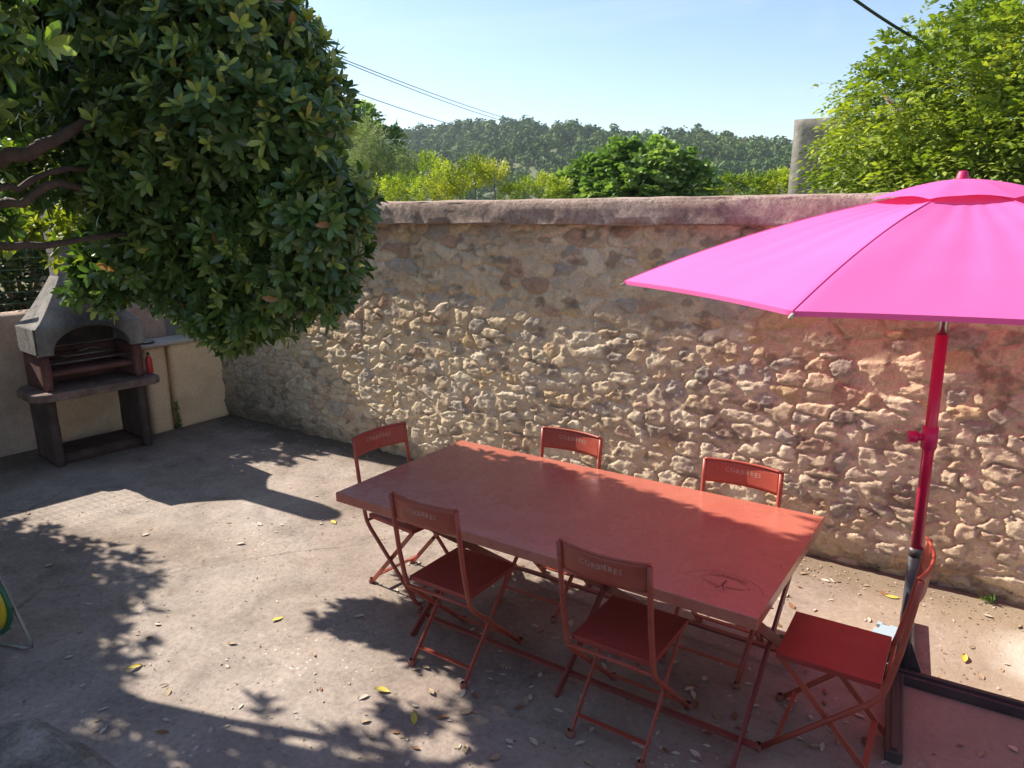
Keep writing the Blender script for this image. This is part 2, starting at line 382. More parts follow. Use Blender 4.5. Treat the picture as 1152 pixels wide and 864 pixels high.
# ------------------------------------------------------------------ ground, patio, hills
MB().add([(-900,-300,-.06),(900,-300,-.06),(900,1330,-.06),(-900,1330,-.06)],[(0,1,2,3)]).build('ground','earth').__setitem__('kind','structure')
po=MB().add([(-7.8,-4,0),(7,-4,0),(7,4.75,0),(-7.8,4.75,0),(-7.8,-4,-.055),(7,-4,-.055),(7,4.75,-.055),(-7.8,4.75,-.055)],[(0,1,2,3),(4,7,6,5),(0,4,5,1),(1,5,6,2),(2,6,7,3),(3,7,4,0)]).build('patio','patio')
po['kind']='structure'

def ridge(ax):      # pixel height of the skyline as read off the photo, per pixel column
    return np.interp(ax,[-900,-200,250,460,500,560,600,650,690,760,820,890,1000,1200,2200],[190,176,160,157,153,148,146,147,157,164,167,175,183,190,200])
def hills():
    xs=np.linspace(-650,420,150); ys=np.concatenate([np.linspace(70,420,70),np.linspace(430,900,24)])
    X,Y=np.meshgrid(xs,ys)
    D=Y
    # column of this direction
    cx=np.stack([X.ravel(),Y.ravel(),np.full(X.size,20.)],1)@Mw; col=576+F_*cx[:,0]/np.maximum(cx[:,2],1); col=col.reshape(X.shape)
    ry=ridge(col)+4
    # elevation slope above eye of that skyline for unit y
    r=(Mw@np.stack([col.ravel()-576,ry.ravel()-432,np.full(X.size,F_)])); slope=(r[2]/np.maximum(r[1],1)).reshape(X.shape)
    ridgey=330+40*np.sin(X/90.)
    t=np.clip((Y-90)/(ridgey-90),0,1); t=t*t*(3-2*t)
    Z=-3+ (slope*ridgey+HC+1)*t
    over=np.clip((Y-ridgey)/300,0,1); Z=Z*(1-over)-5*over
    Z+= (fbm(X/40+9,Y/40+3,5,4)-.5)*7*t*(1-over)
    V=np.stack([X.ravel(),Y.ravel(),Z.ravel()],1); nx=len(xs); ny=len(ys)
    i=np.arange((ny-1)*(nx-1)); a=i//(nx-1)*nx+i%(nx-1); F=np.stack([a,a+1,a+nx+1,a+nx],1)
    o=fast_mesh('hills',V,F,'hill_soil',smooth=True); o['kind']='structure'
    return xs,ys,Z,ridgey
hx,hy,HZ,HR=hills()
def hill_z(x,y):
    i=np.clip(np.searchsorted(hx,x)-1,0,len(hx)-2); j=np.clip(np.searchsorted(hy,y)-1,0,len(hy)-2)
    fx=(x-hx[i])/(hx[i+1]-hx[i]); fy=(y-hy[j])/(hy[j+1]-hy[j])
    return (HZ[j,i]*(1-fx)+HZ[j,i+1]*fx)*(1-fy)+(HZ[j+1,i]*(1-fx)+HZ[j+1,i+1]*fx)*fy

# ------------------------------------------------------------------ foliage generators
def unit(a): return a/np.maximum(np.linalg.norm(a,axis=-1,keepdims=True),1e-9)
LEAF_V=np.array([[-.02,0,0],[.02,0,0],[-.16,.30,.02],[0,.30,-.02],[.16,.30,.02],[-.17,.62,.0],[0,.62,-.045],[.17,.62,.0],[-.03,1,-.06],[.03,1,-.06]])
LEAF_F=np.array([[0,1,3,2],[1,4,3,3],[2,3,6,5],[3,4,7,6],[5,6,8,8],[6,7,9,8]])
# all quads (no degenerate): rebuild as clean list
LEAF_F=np.array([[0,3,2,0]])  # placeholder, replaced below
LEAF_V=np.array([[-.03,0,0],[.03,0,0],[-.15,.36,.03],[0,.36,-.015],[.15,.36,.03],[-.185,.70,.0],[0,.70,-.05],[.185,.70,.0],[-.045,1,-.09],[.045,1,-.09]])
LEAF_F3=np.array([[0,3,2],[0,1,3],[1,4,3],[2,3,6],[2,6,5],[3,4,7],[3,7,6],[5,6,8],[6,9,8],[6,7,9]])
SIMP_V=np.array([[0,0,0],[-.2,.5,.05],[.2,.5,.05],[0,1,-.08]]); SIMP_F=np.array([[0,2,1],[1,2,3]])
BROAD_V=np.array([[0,0,0],[-.42,.25,.05],[.42,.25,.05],[-.36,.7,-.02],[.36,.7,-.02],[0,1,-.12],[0,.45,-.04]]); BROAD_F=np.array([[0,6,1],[0,2,6],[1,6,3],[2,4,6],[3,6,5],[6,4,5]])
def leaves(P,D,Nn,L,TV,TF,tint,wid=1.):
    """P base points, D unit direction, Nn approximate normal, L length"""
    S=unit(np.cross(D,Nn)); Nn=np.cross(S,D)
    n=len(P); T=TV[None]*np.asarray(L).reshape(-1,1,1)
    T=T*np.array([wid,1,1])
    V=P[:,None]+T[...,0:1]*S[:,None]+T[...,1:2]*D[:,None]+T[...,2:3]*Nn[:,None]
    F=(TF[None]+ (np.arange(n)*len(TV))[:,None,None]).reshape(-1,3)
    return V.reshape(-1,3),F,np.repeat(tint,len(TV))
def rand_dirs(n):
    v=rng.normal(size=(n,3)); return unit(v)
def lobes_points(lobes,n,inner=.35,pw=.5,vs=.85):
    """points in overlapping lobes; returns pts, outward normals, depth fraction"""
    Ls=np.array(lobes,dtype=float); wt=Ls[:,3]**2; wt/=wt.sum()
    k=rng.choice(len(Ls),n,p=wt); d=rand_dirs(n)
    # lumpy radius
    rr=Ls[k,3]*(.76+.48*vnoise(d[:,0]*3.4+k*7.1+50,d[:,1]*3.4+d[:,2]*4.6+50,3))
    f=inner+(1-inner)*rng.random(n)**pw
    off=d*(rr*f)[:,None]; off[:,2]*=vs
    return Ls[k,:3]+off,d,f,k
def rosette_cloud(lobes,n,L=.10,per=8,mat='leaf_dark',parent=None,name='crown',newg=.12,lim=None,jit=.3,wid=1.,inner=.3,pw=.45,simple=False):
    P,d,f,k=lobes_points(lobes,n,inner,pw)
    if lim is not None:
        ok=lim(P); P=P[ok];d=d[ok];f=f[ok]
    n=len(P)
    A=unit(d*.8+np.array([0,0,.35])+rand_dirs(n)*jit)
    ref=unit(np.cross(A,rand_dirs(n))); ref2=np.cross(A,ref)
    PP=[];DD=[];NN=[];LL=[];TT=[]
    fresh=rng.random(n)<(newg if newg!='top' else np.clip(.10+.5*(P[:,2]-2.25)+.3*(P[:,0]-2.3)*(P[:,0]>2.3),.10,.75))
    base=.12+.5*rng.random(n)
    for j in range(per):
        ph=2*PI*j*.382+rng.random(n)*.5
        el=R(8)+R(62)*((j+.5)/per)*rng.uniform(.7,1.25,n)
        rad=np.cos(ph)[:,None]*ref+np.sin(ph)[:,None]*ref2
        dd=unit(np.cos(el)[:,None]*rad+np.sin(el)[:,None]*A - np.array([0,0,.12]))
        PP.append(P+A*(.35*L*(j/per))[...,None] if False else P+A*(.35*L*(j/per)))
        DD.append(dd); NN.append(unit(A*.9+rand_dirs(n)*.25-dd*np.sum(A*dd,1,keepdims=True)*.0))
        LL.append(L*rng.uniform(.65,1.15,n)*(1-.28*j/per))
        t=base+rng.normal(0,.09,n)+.10*(j/per); t=np.where(fresh&(j>=per*.5),.80+.14*rng.random(n),t)
        t=np.where(rng.random(n)<.004,1.,np.clip(t,0,.93)); TT.append(t)
    P=np.concatenate(PP);D=np.concatenate(DD);Nn=np.concatenate(NN);Lg=np.concatenate(LL);T=np.concatenate(TT)
    V,F,t=leaves(P,D,Nn,Lg,SIMP_V if simple else LEAF_V,SIMP_F if simple else LEAF_F3,T,wid)
    return fast_mesh(name,V,F,mat,parent,t)
def spray_cloud(lobes,n,L=.06,per=9,stem=.22,mat='leaf_lime',parent=None,name='crown',droop=.5,wid=1.,inner=.4,pw=.5,TV=SIMP_V,TF=SIMP_F,lim=None,upb=.2,tbase=(.15,.7)):
    P,d,f,k=lobes_points(lobes,n,inner,pw)
    if lim is not None:
        ok=lim(P); P=P[ok];d=d[ok]
    n=len(P); A=unit(d*.7+np.array([0,0,upb])+rand_dirs(n)*.45)
    side=unit(np.cross(A,np.array([0,0,1.])+rand_dirs(n)*.3)); upv=np.cross(side,A)
    # clumps: whole areas lighter or darker by nature of growth
    b=np.clip(tbase[0]+tbase[1]*rng.random(n)+.9*(vnoise(P[:,0]*1.8+P[:,1]*.9+30,P[:,2]*2.2+P[:,1]*.7+30,5)-.5),0,1)
    PP=[];DD=[];NN=[];LL=[];TT=[]
    for j in range(per):
        s=(j+1)/per; bend=A*s*stem-np.array([0,0,1.])*droop*stem*s*s
        sg=1 if j%2 else -1
        dd=unit(A*.7-np.array([0,0,droop*s*.9])+side*sg*(1.1 if j<per-1 else .0)+rand_dirs(n)*.25)
        PP.append(P+bend);DD.append(dd);NN.append(unit(upv+rand_dirs(n)*.5)); LL.append(L*rng.uniform(.6,1.2,n)); TT.append(np.clip(b+rng.normal(0,.12,n),0,1))
    V,F,t=leaves(np.concatenate(PP),np.concatenate(DD),np.concatenate(NN),np.concatenate(LL),TV,TF,np.concatenate(TT),wid)
    return fast_mesh(name,V,F,mat,parent,t)
def lobe_px(px,py,y,r,kx=None): 
    p=pix(px,py,y=y); return (p[0],p[1],p[2],r)

# forest on the hillside: reads as one mass
def forest():
    n=5600; x=rng.uniform(-420,200,n); y=120+ (250)*rng.random(n)**.8; 
    ry=330+40*np.sin(x/90.); ok=y<ry+18; x=x[ok];y=y[ok]; n=len(x); z=hill_z(x,y)-.4
    s=rng.uniform(2.1,4.2,n)*(y/330*.5+.5); hgt=s*rng.uniform(.9,1.7,n)
    per=105
    d=rand_dirs(n*per).reshape(n,per,3); d[...,2]=np.abs(d[...,2])*1.0-.25
    rr=rng.uniform(.55,1.,(n,per,1))
    ctr=np.stack([x,y,z+hgt*.8],1)[:,None]
    P=ctr+d*rr*np.stack([s,s,hgt],1)[:,None]; P=P.reshape(-1,3); dd=d.reshape(-1,3)
    tb=np.repeat(np.clip(.15+.6*rng.random(n)+.25*(fbm(x/30,y/30,8,3)-.5)*2,0,1),per)+rng.normal(0,.08,n*per)
    sz=np.repeat(s,per)*rng.uniform(.17,.36,n*per)
    nd=unit(dd+rand_dirs(len(P))*.7+np.array([0,0,.3])); D=unit(np.cross(nd,rand_dirs(len(P))))
    QV=np.array([[-.5,-.5,0],[.5,-.4,.12],[.45,.55,-.08],[-.4,.45,.1]]); QF=np.array([[0,1,2],[0,2,3]])
    V,F,t=leaves(P,D,nd,sz,QV,QF,np.clip(tb,0,1))
    o=fast_mesh('forest',V,F,'leaf_forest',tint=t); o['kind']='stuff'; o['label']='dark pine wood covering the far hillside'; o['category']='forest'
forest()

def tree(name,label,cat,base,trunk_r,tops,lobes,fn,group=None,bark='far_bark',**kw):
    t=empty(name,base,0,label,cat,group); b=Vector(base)
    mb=MB(); top=Vector(lobes[0][:3])
    m=MB(); mid=(Vector(top)-b)*.45
    m.tube([(0,0,0),(mid.x*.5+.05,mid.y*.5,mid.z*.5),tuple(mid)],[trunk_r,trunk_r*.85,trunk_r*.7],8)
    tr=m.build('trunk',bark,t,True)
    lm=MB()
    for l in lobes:
        e=Vector(l[:3])-b; q=(Vector(mid)+e)/2+Vector((random.uniform(-.2,.2),random.uniform(-.2,.2),.1))
        lm.tube([tuple(mid*.95),tuple(q),tuple(e)],[trunk_r*.55,trunk_r*.35,trunk_r*.12],6)
    lm.build('limbs',bark,t,True)
    ll=[(l[0]-b.x,l[1]-b.y,l[2]-b.z,l[3]) for l in lobes]
    fn(ll,parent=t,**kw)
    return t
# large lime tree right, behind the wall
lb=[lobe_px(1060,120,8.2,.85),lobe_px(1000,150,8.0,.46),lobe_px(975,190,7.8,.36),lobe_px(1015,105,8.3,.42),lobe_px(1140,80,8.4,.75),lobe_px(1150,170,8.,.8),lobe_px(1080,190,7.9,.7),lobe_px(945,216,7.8,.22),lobe_px(1250,90,8.6,1.1),lobe_px(1040,220,7.8,.6),lobe_px(1350,150,9,1.2),lobe_px(985,95,8.2,.22),lobe_px(1100,60,8.3,.42)]
tree('leafy_tree','big lime green tree with fine drooping leaves behind the wall at right','tree',(.3,8.3,-.05),.16,None,lb,spray_cloud,n=7600,L=.075,per=9,stem=.26,mat='leaf_lime',droop=.55,inner=.45,pw=.55,wid=1.1)
# fig-like tree in the middle
lb=[lobe_px(705,192,11.,.45),lobe_px(745,190,11.,.42),lobe_px(670,200,11.,.38),lobe_px(775,208,11.2,.34),lobe_px(640,214,11.,.30),lobe_px(700,180,11.,.30),lobe_px(725,215,10.8,.5),lobe_px(690,220,10.8,.45)]
tree('fig_tree','rounded mid green tree with broad leaves behind the middle of the wall','tree',(-5.4,11,-.05),.12,None,lb,spray_cloud,n=2900,L=.095,per=6,stem=.16,mat='leaf_fig',droop=.4,TV=BROAD_V,TF=BROAD_F,wid=.8,inner=.5,upb=.4)
# left group behind wall
lb=[lobe_px(398,140,15,.68),lobe_px(430,160,15,.45),lobe_px(375,150,15.,.9),lobe_px(395,190,15,.8),lobe_px(440,190,15,.3),lobe_px(340,120,15.5,1.)]
tree('dark_tree','dark green tree crown standing tallest behind the left end of the wall','tree',(-15,15,-.05),.2,None,lb,spray_cloud,n=1700,L=.14,per=7,stem=.25,mat='leaf_fig',droop=.3,inner=.5,upb=.4,TV=BROAD_V,TF=BROAD_F,wid=.7)
lb=[lobe_px(420,190,11.5,.48),lobe_px(448,195,11.5,.36),lobe_px(405,205,11.5,.5),lobe_px(465,208,11.5,.30),lobe_px(412,160,11.5,.32)]
tree('olive_tree','pale grey-green loose tree left of the yellow bush above the wall','tree',(-11.2,11.5,-.05),.12,None,lb,spray_cloud,n=1300,L=.085,per=9,stem=.3,mat='leaf_olive',droop=.1,inner=.3,upb=.8,wid=.6)
def bush(name,label,base,lobes,mat,n,L,**kw):
    return tree(name,label,'bush',base,.05,None,lobes,spray_cloud,n=n,L=L,mat=mat,group='bushes behind the stone wall',**kw)
lb=[lobe_px(535,202,9.6,.24),lobe_px(556,204,9.6,.17),lobe_px(515,216,9.6,.2),lobe_px(500,222,9.6,.2)]
bush('garden_bush','bright yellow-green bush with upright shoots left of the broad-leaved tree',(-7.5,9.6,-.05),lb,'leaf_yellow',420,.06,per=8,stem=.20,droop=-.1,upb=1.3,wid=1.1)
lb=[lobe_px(482,192,10.5,.24),lobe_px(500,205,10.4,.26),lobe_px(455,218,10.4,.3),lobe_px(435,222,10.,.3),lobe_px(470,222,10.,.25)]
bush('garden_bush','light green bush between the grey-green tree and the yellow one',(-9.2,10.3,-.05),lb,'leaf_lime',650,.07,per=8,stem=.2,droop=.1,upb=.8)
lb=[lobe_px(590,216,10,.16),lobe_px(612,214,10,.17),lobe_px(575,221,10,.15),lobe_px(630,218,10.,.15)]
bush('garden_bush','low mid green bush just above the coping beside the yellow bush',(-6.8,10,-.05),lb,'leaf_lime',420,.06,per=7,stem=.14,droop=.1,upb=.6)
lb=[lobe_px(820,214,14,.22),lobe_px(850,213,14,.22),lobe_px(880,212,14,.26),lobe_px(800,218,14,.2)]
bush('garden_bush','low yellowish bush just above the coping left of the concrete pillar',(-4.2,14,-.05),lb,'leaf_lime',520,.09,per=7,stem=.16,droop=.1,upb=.6)

# old rendered building corner behind the wall
m=MB(); a=pix(893,134,y=9.4); 
def rubbly(name,x0,x1,y0,y1,z0,z1,mat,parent,amp=.015,res=.06,seed=3,batter=0.):
    bm=bmesh.new(); bmesh.ops.create_cube(bm,size=1)
    bmesh.ops.scale(bm,vec=(x1-x0,y1-y0,z1-z0),verts=bm.verts); bmesh.ops.translate(bm,vec=((x0+x1)/2,(y0+y1)/2,(z0+z1)/2),verts=bm.verts)
    for ax,lo,hi in ((0,x0,x1),(1,y0,y1),(2,z0,z1)):
        n=max(1,int((hi-lo)/res))
        for i in range(1,n):
            co=[0,0,0]; co[ax]=lo+(hi-lo)*i/n; no=[0,0,0]; no[ax]=1
            bmesh.ops.bisect_plane(bm,geom=bm.verts[:]+bm.edges[:]+bm.faces[:],plane_co=co,plane_no=no)
    bm.normal_update()
    for v in bm.verts:
        c=v.co
        nn=Vector((0,0,0)); nn.x=(1 if c.x>x1-1e-4 else -1 if c.x<x0+1e-4 else 0); nn.y=(1 if c.y>y1-1e-4 else -1 if c.y<y0+1e-4 else 0); nn.z=(1 if c.z>z1-1e-4 else -1 if c.z<z0+1e-4 else 0)
        k=nn.length
        h=float(fbm(np.array([c.x*4+c.z*2.7+40]),np.array([c.y*4+c.z*3.9+40]),seed,4)[0])-.5
        v.co=c+nn*(h*2*amp-(amp*.9 if k>1.1 else 0))
        v.co.x+=batter*(z1-c.z)*(-1 if c.x<(x0+x1)/2 else 0)
    me=bpy.data.meshes.new(name); bm.to_mesh(me); bm.free(); me.materials.append(M[mat])
    for p in me.polygons: p.use_smooth=True
    o=bpy.data.objects.new(name,me); C.objects.link(o)
    if parent: o.parent=parent
    return o
o=rubbly('ruined_wall',a[0],a[0]+1.9,9.4,9.85,-.05,a[2],'old_render',None,.014,.12,5,.02)
tag(o,'old grey concrete wall end rising above the stone wall beside the lime tree','wall')

# ------------------------------------------------------------------ stone wall
WB,WT=4.508,4.60     # face at foot, face under the coping
def stone_wall():
    root=empty('stone_wall',(-2.5,4.8,0),0,'long beige rubble stone wall with cement coping behind the table','wall')
    x0,x1,z0,z1=-7.35,3.2,-.04,2.06; res=.0105
    xs=np.arange(x0,x1,res); zs=np.arange(z0,z1,res*.9); X,Z=np.meshgrid(xs,zs)
    # warp: broad plus ragged fine warp so no stone has a smooth outline
    wx=X+ (fbm(X*4+20,Z*4+20,1,3)-.5)*.13+(fbm(X*18+3,Z*22+8,71,4)-.5)*.034; wz=Z+(fbm(X*3+40,Z*5+40,2,3)-.5)*.075+(fbm(X*22+60,Z*34+5,72,3)-.5)*.026
    cw,ch=.160,.078; AN=1.7
    ci=np.floor(wx/cw).astype(int); cj=np.floor(wz/ch).astype(int)
    F1=np.full(X.shape,9.);F2=np.full(X.shape,9.);ID=np.zeros(X.shape,dtype=np.int64)
    def hh(a,b,s):
        n=(a*374761393+b*668265263+s*974711+12345)&0xffffffff; n=((n^(n>>13))*1274126177)&0xffffffff; n=n^(n>>16); return (n&0xffff)/65535.
    for di in (-2,-1,0,1,2):
        for dj in (-2,-1,0,1,2):
            i=ci+di;j=cj+dj; keep=hh(i,j,9)>.22
            px=(i+.5*(j%2)+.12+.76*hh(i,j,1))*cw; pz=(j+.15+.7*hh(i,j,2))*ch
            w=.65+.75*hh(i,j,3)
            d=np.hypot((wx-px),(wz-pz)*AN)/w + np.where(keep,0,9)
            m=d<F1; F2=np.where(m,F1,np.minimum(F2,d)); ID=np.where(m,i*1009+j*7+5000000,ID); F1=np.where(m,d,F1)
    edge=F2-F1
    a,b=ID//1009,ID%1009
    r1=hh(a,b,21);r2=hh(a,b,22);r3=hh(a,b,23);r4=hh(a,b,24)
    e=np.clip((edge-.006)/.02,0,1); e=e*e*(3-2*e)
    lowk=np.clip((1.62-Z)/1.2,0,1)
    ridg=1-np.abs(2*fbm(X*15+7,Z*24+3,77,4)-1)            # ragged broken faces
    chip=(fbm(X*30+90,Z*48+90,6,4,.62)-.5)
    smear=fbm(X*5+13,Z*7+21,14,4)                          # where pointing mortar was wiped over the stones
    mort=.001+.0075*lowk+(fbm(X*5+10,Z*6+10,3,4)-.5)*.014+(fbm(X*18+3,Z*26+3,12,4)-.5)*.007+.026*(smear-.5)
    stone=-.004+.020*r1+(.016*(r2-.42)+(ridg-.70)*.036+.007)*lowk+chip*(.012+.016*lowk)+.010*np.clip(edge/.1,0,1)+((r3-.5)*np.sin(wx*30+r1*20)*.005)
    facet=np.abs(np.mod(wx*9+wz*5*(r4-.5)+r1*3,1)-.5)*.010+np.abs(np.mod(wz*17+r2*3,1)-.5)*.008
    stone=np.minimum(stone,.013+.010*r3+.010*(ridg-.6))+facet*lowk
    bodyh=stone*e+(-.007)*(1-e)
    hgt=np.maximum(mort,bodyh)
    exposed=(bodyh>mort-.001)
    thin=np.clip((bodyh-mort)/.006+.6,0,1)
    big=(fbm(X*1.1+5,Z*1.5+5,8,3)-.5)*.04
    hgt=hgt+big
    # erosion at the foot: overhanging last course
    foot=np.clip((.16-Z)/.16,0,1)
    hgt-=foot*(.03+.05*fbm(X*2+7,Z*3,31,3))
    Yb=WB+(WT-WB)*np.clip(Z/2.04,0,1)
    Y=Yb-hgt
    # colours of stones and mortar
    pal=np.array([[.58,.47,.34],[.54,.43,.31],[.60,.51,.39],[.47,.35,.24],[.34,.31,.29],[.46,.39,.33],[.54,.39,.23],[.38,.25,.19],[.62,.54,.43],[.56,.45,.33],[.58,.48,.36],[.53,.42,.31]])
    kk=(hh(a,b,31)*len(pal)).astype(int).clip(0,len(pal)-1)
    cs=pal[kk]*1.2*(.85+.3*hh(a,b,32))[...,None]
    # protruding broken edges are chalky and pale
    pale=np.clip((hgt-big-.016)/.02,0,1)[...,None]*lowk[...,None]*.75
    cs=cs*(1-pale)+np.array([.64,.56,.43])*pale
    cm=np.array([.68,.54,.40])*(.84+.32*fbm(X*3+70,Z*3+70,41,5))[...,None]
    w=(thin*.85)[...,None]
    col=cm*(1-w)+cs*w
    spots=np.clip((fbm(X*9+5,Z*13+9,44,4)-.62)/.08,0,1)[...,None]*.6; col=col*(1-spots)+np.array([.20,.15,.13])*spots
    col=col*np.array([1.07,1.02,.95])
    # damp dark foot and darker lower part of the left end
    left=np.clip((-4.9-X)/1.6,0,1)*np.clip((1.25-Z)/.9,0,1)*np.clip(.35+1.1*fbm(X*2,Z*2,55,4),0,1)
    dm=np.clip((.34-Z)/.34,0,1)*np.clip(1.5*fbm(X*2+1,Z*4,56,4)-.25,0,1)*.8
    k=np.clip(left*.75+dm*.7,0,.85)[...,None]; col=col*(1-k)+np.array([.15,.12,.095])*k
    ny,nx=X.shape
    V=np.stack([X.ravel(),Y.ravel(),Z.ravel()],1)-np.array([-2.5,4.8,0]); i=np.arange((ny-1)*(nx-1)); q=i//(nx-1)*nx+i%(nx-1); F=np.stack([q,q+1,q+nx+1,q+nx],1)
    fast_mesh('masonry',V,F,'masonry',root,col=col.reshape(-1,3),smooth=True)
    MB().box((0.15,.01,1.0),(10.2,.30,2.08)).build('core','plaster_pink',root)
    # coping
    n=420; bm=MB(); sec=[(-.29,2.035),(-.298,2.045),(-.30,2.18),(-.288,2.205),(-.1,2.215),(.1,2.215),(.26,2.19),(.28,2.03),(.0,2.03),(-.2,2.03)]
    sub=[]
    for i2 in range(len(sec)):
        p,qq=sec[i2],sec[(i2+1)%len(sec)]
        st=3 if i2<4 else 1
        for s in range(st): sub.append((p[0]+(qq[0]-p[0])*s/st,p[1]+(qq[1]-p[1])*s/st))
    k=len(sub); xx=np.linspace(x0,4.2,n*2); vs=[]
    for x in xx:
        for j,(yy,zz) in enumerate(sub):
            nz=float(fbm(np.array([x*5+30.]),np.array([j*.9+3.]),61,4)[0])-.5; nl=float(fbm(np.array([x*.9+3.]),np.array([2.+(zz>2.1)*5]),62,2)[0])-.5
            vs.append((x+2.5,yy+nz*.018*(1 if yy<-.2 else .3),zz+nz*.014+nl*.010))
    fs=[(a2*k+j,a2*k+(j+1)%k,(a2+1)*k+(j+1)%k,(a2+1)*k+j) for a2 in range(len(xx)-1) for j in range(k)]
    fs.append(tuple(range(k))); fs.append(tuple((len(xx)-1)*k+j for j in range(k)))
    bm.add(vs,fs).build('coping','coping_cement',root,True)
stone_wall()

# ------------------------------------------------------------------ left boundary wall, counter
def left_wall():
    root=empty('boundary_wall',(-7.31,3.6,0),0,'low pinkish plastered boundary wall behind the barbecue','wall')
    pts=[(-7.20,4.62),(-7.26,4.1),(-7.33,3.55),(-7.42,2.7),(-7.55,1.5),(-7.8,-.5),(-8.1,-3.2)]
    n=240; path=[]
    L=[0]
    for i in range(1,len(pts)): L.append(L[-1]+math.dist(pts[i],pts[i-1]))
    ss=np.linspace(0,L[-1],n); px=np.interp(ss,L,[p[0] for p in pts]); py=np.interp(ss,L,[p[1] for p in pts])
    sec=[(0,z) for z in np.linspace(-.04,1.20,24)]+[(-.012,1.245),(-.04,1.265),(-.14,1.285),(-.22,1.265),(-.24,1.22),(-.24,-.04)]
    vs=[];k=len(sec)
    for i,(x,y,s) in enumerate(zip(px,py,ss)):
        for j,(dx,z) in enumerate(sec):
            nz=float(fbm(np.array([s*3.+9]),np.array([z*3+9.]),71,5)[0])-.5
            rough=.03 if s<1.0 else .012
            vs.append((x+dx+nz*2*rough*(1 if dx>-.1 else -.5)+7.31,y-3.6,z+(nz*.025 if z>1.1 else 0)))
    fs=[(a*k+j,(a+1)*k+j,(a+1)*k+(j+1)%k,a*k+(j+1)%k) for a in range(n-1) for j in range(k)]
    MB().add(vs,fs).build('render_coat','plaster_pink',root,True)
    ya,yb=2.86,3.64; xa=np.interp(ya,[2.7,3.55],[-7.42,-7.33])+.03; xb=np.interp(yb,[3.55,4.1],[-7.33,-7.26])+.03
    MB().bar((xa+7.31,ya-3.6,.36),(xb+7.31,yb-3.6,.36),.03,.74).build('yellow_panel','plaster_yellow',root)  # yellow panel over the wall behind the barbecue opening
left_wall()
def counter():
    root=empty('garden_counter',(-6.97,4.2,0),0,'yellow plastered counter with cream slab top right of the barbecue','counter')
    ox,oy=6.97,-4.2
    for (y0,y1) in ((3.70,3.915),(3.965,4.56)):
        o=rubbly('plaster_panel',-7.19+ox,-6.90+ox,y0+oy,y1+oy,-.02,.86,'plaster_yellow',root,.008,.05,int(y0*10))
    MB().box((-7.10+ox,3.94+oy,.43),(.14,.06,.86)).build('recess','leg_brown',root)
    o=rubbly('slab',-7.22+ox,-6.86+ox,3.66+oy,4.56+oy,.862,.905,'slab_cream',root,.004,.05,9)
counter()
t=MB(); t.lathe([(0,.0),(.07,.0),(.075,.006),(.07,.012),(0,.018)],20); o=t.build('lid_disc','glass_lid',None,True); 
root=empty('pot_lid',(-6.98,3.76,.908),0,'round black-rimmed lid lying on the cream counter slab','lid'); o.parent=root; o.name='lid_disc'
MB().lathe([(.072,.0),(.083,.0),(.086,.006),(.083,.012),(.072,.012),(.072,0)],24).build('rim','black_rim',root,True)

o=rubbly('corner_pillar',-7.75,-7.24,4.13,4.58,-.03,2.33,'rough_grey',None,.02,.07,77)
tag(o,'rough grey corner pillar between counter and stone wall, half hidden by the evergreen foliage','pillar')
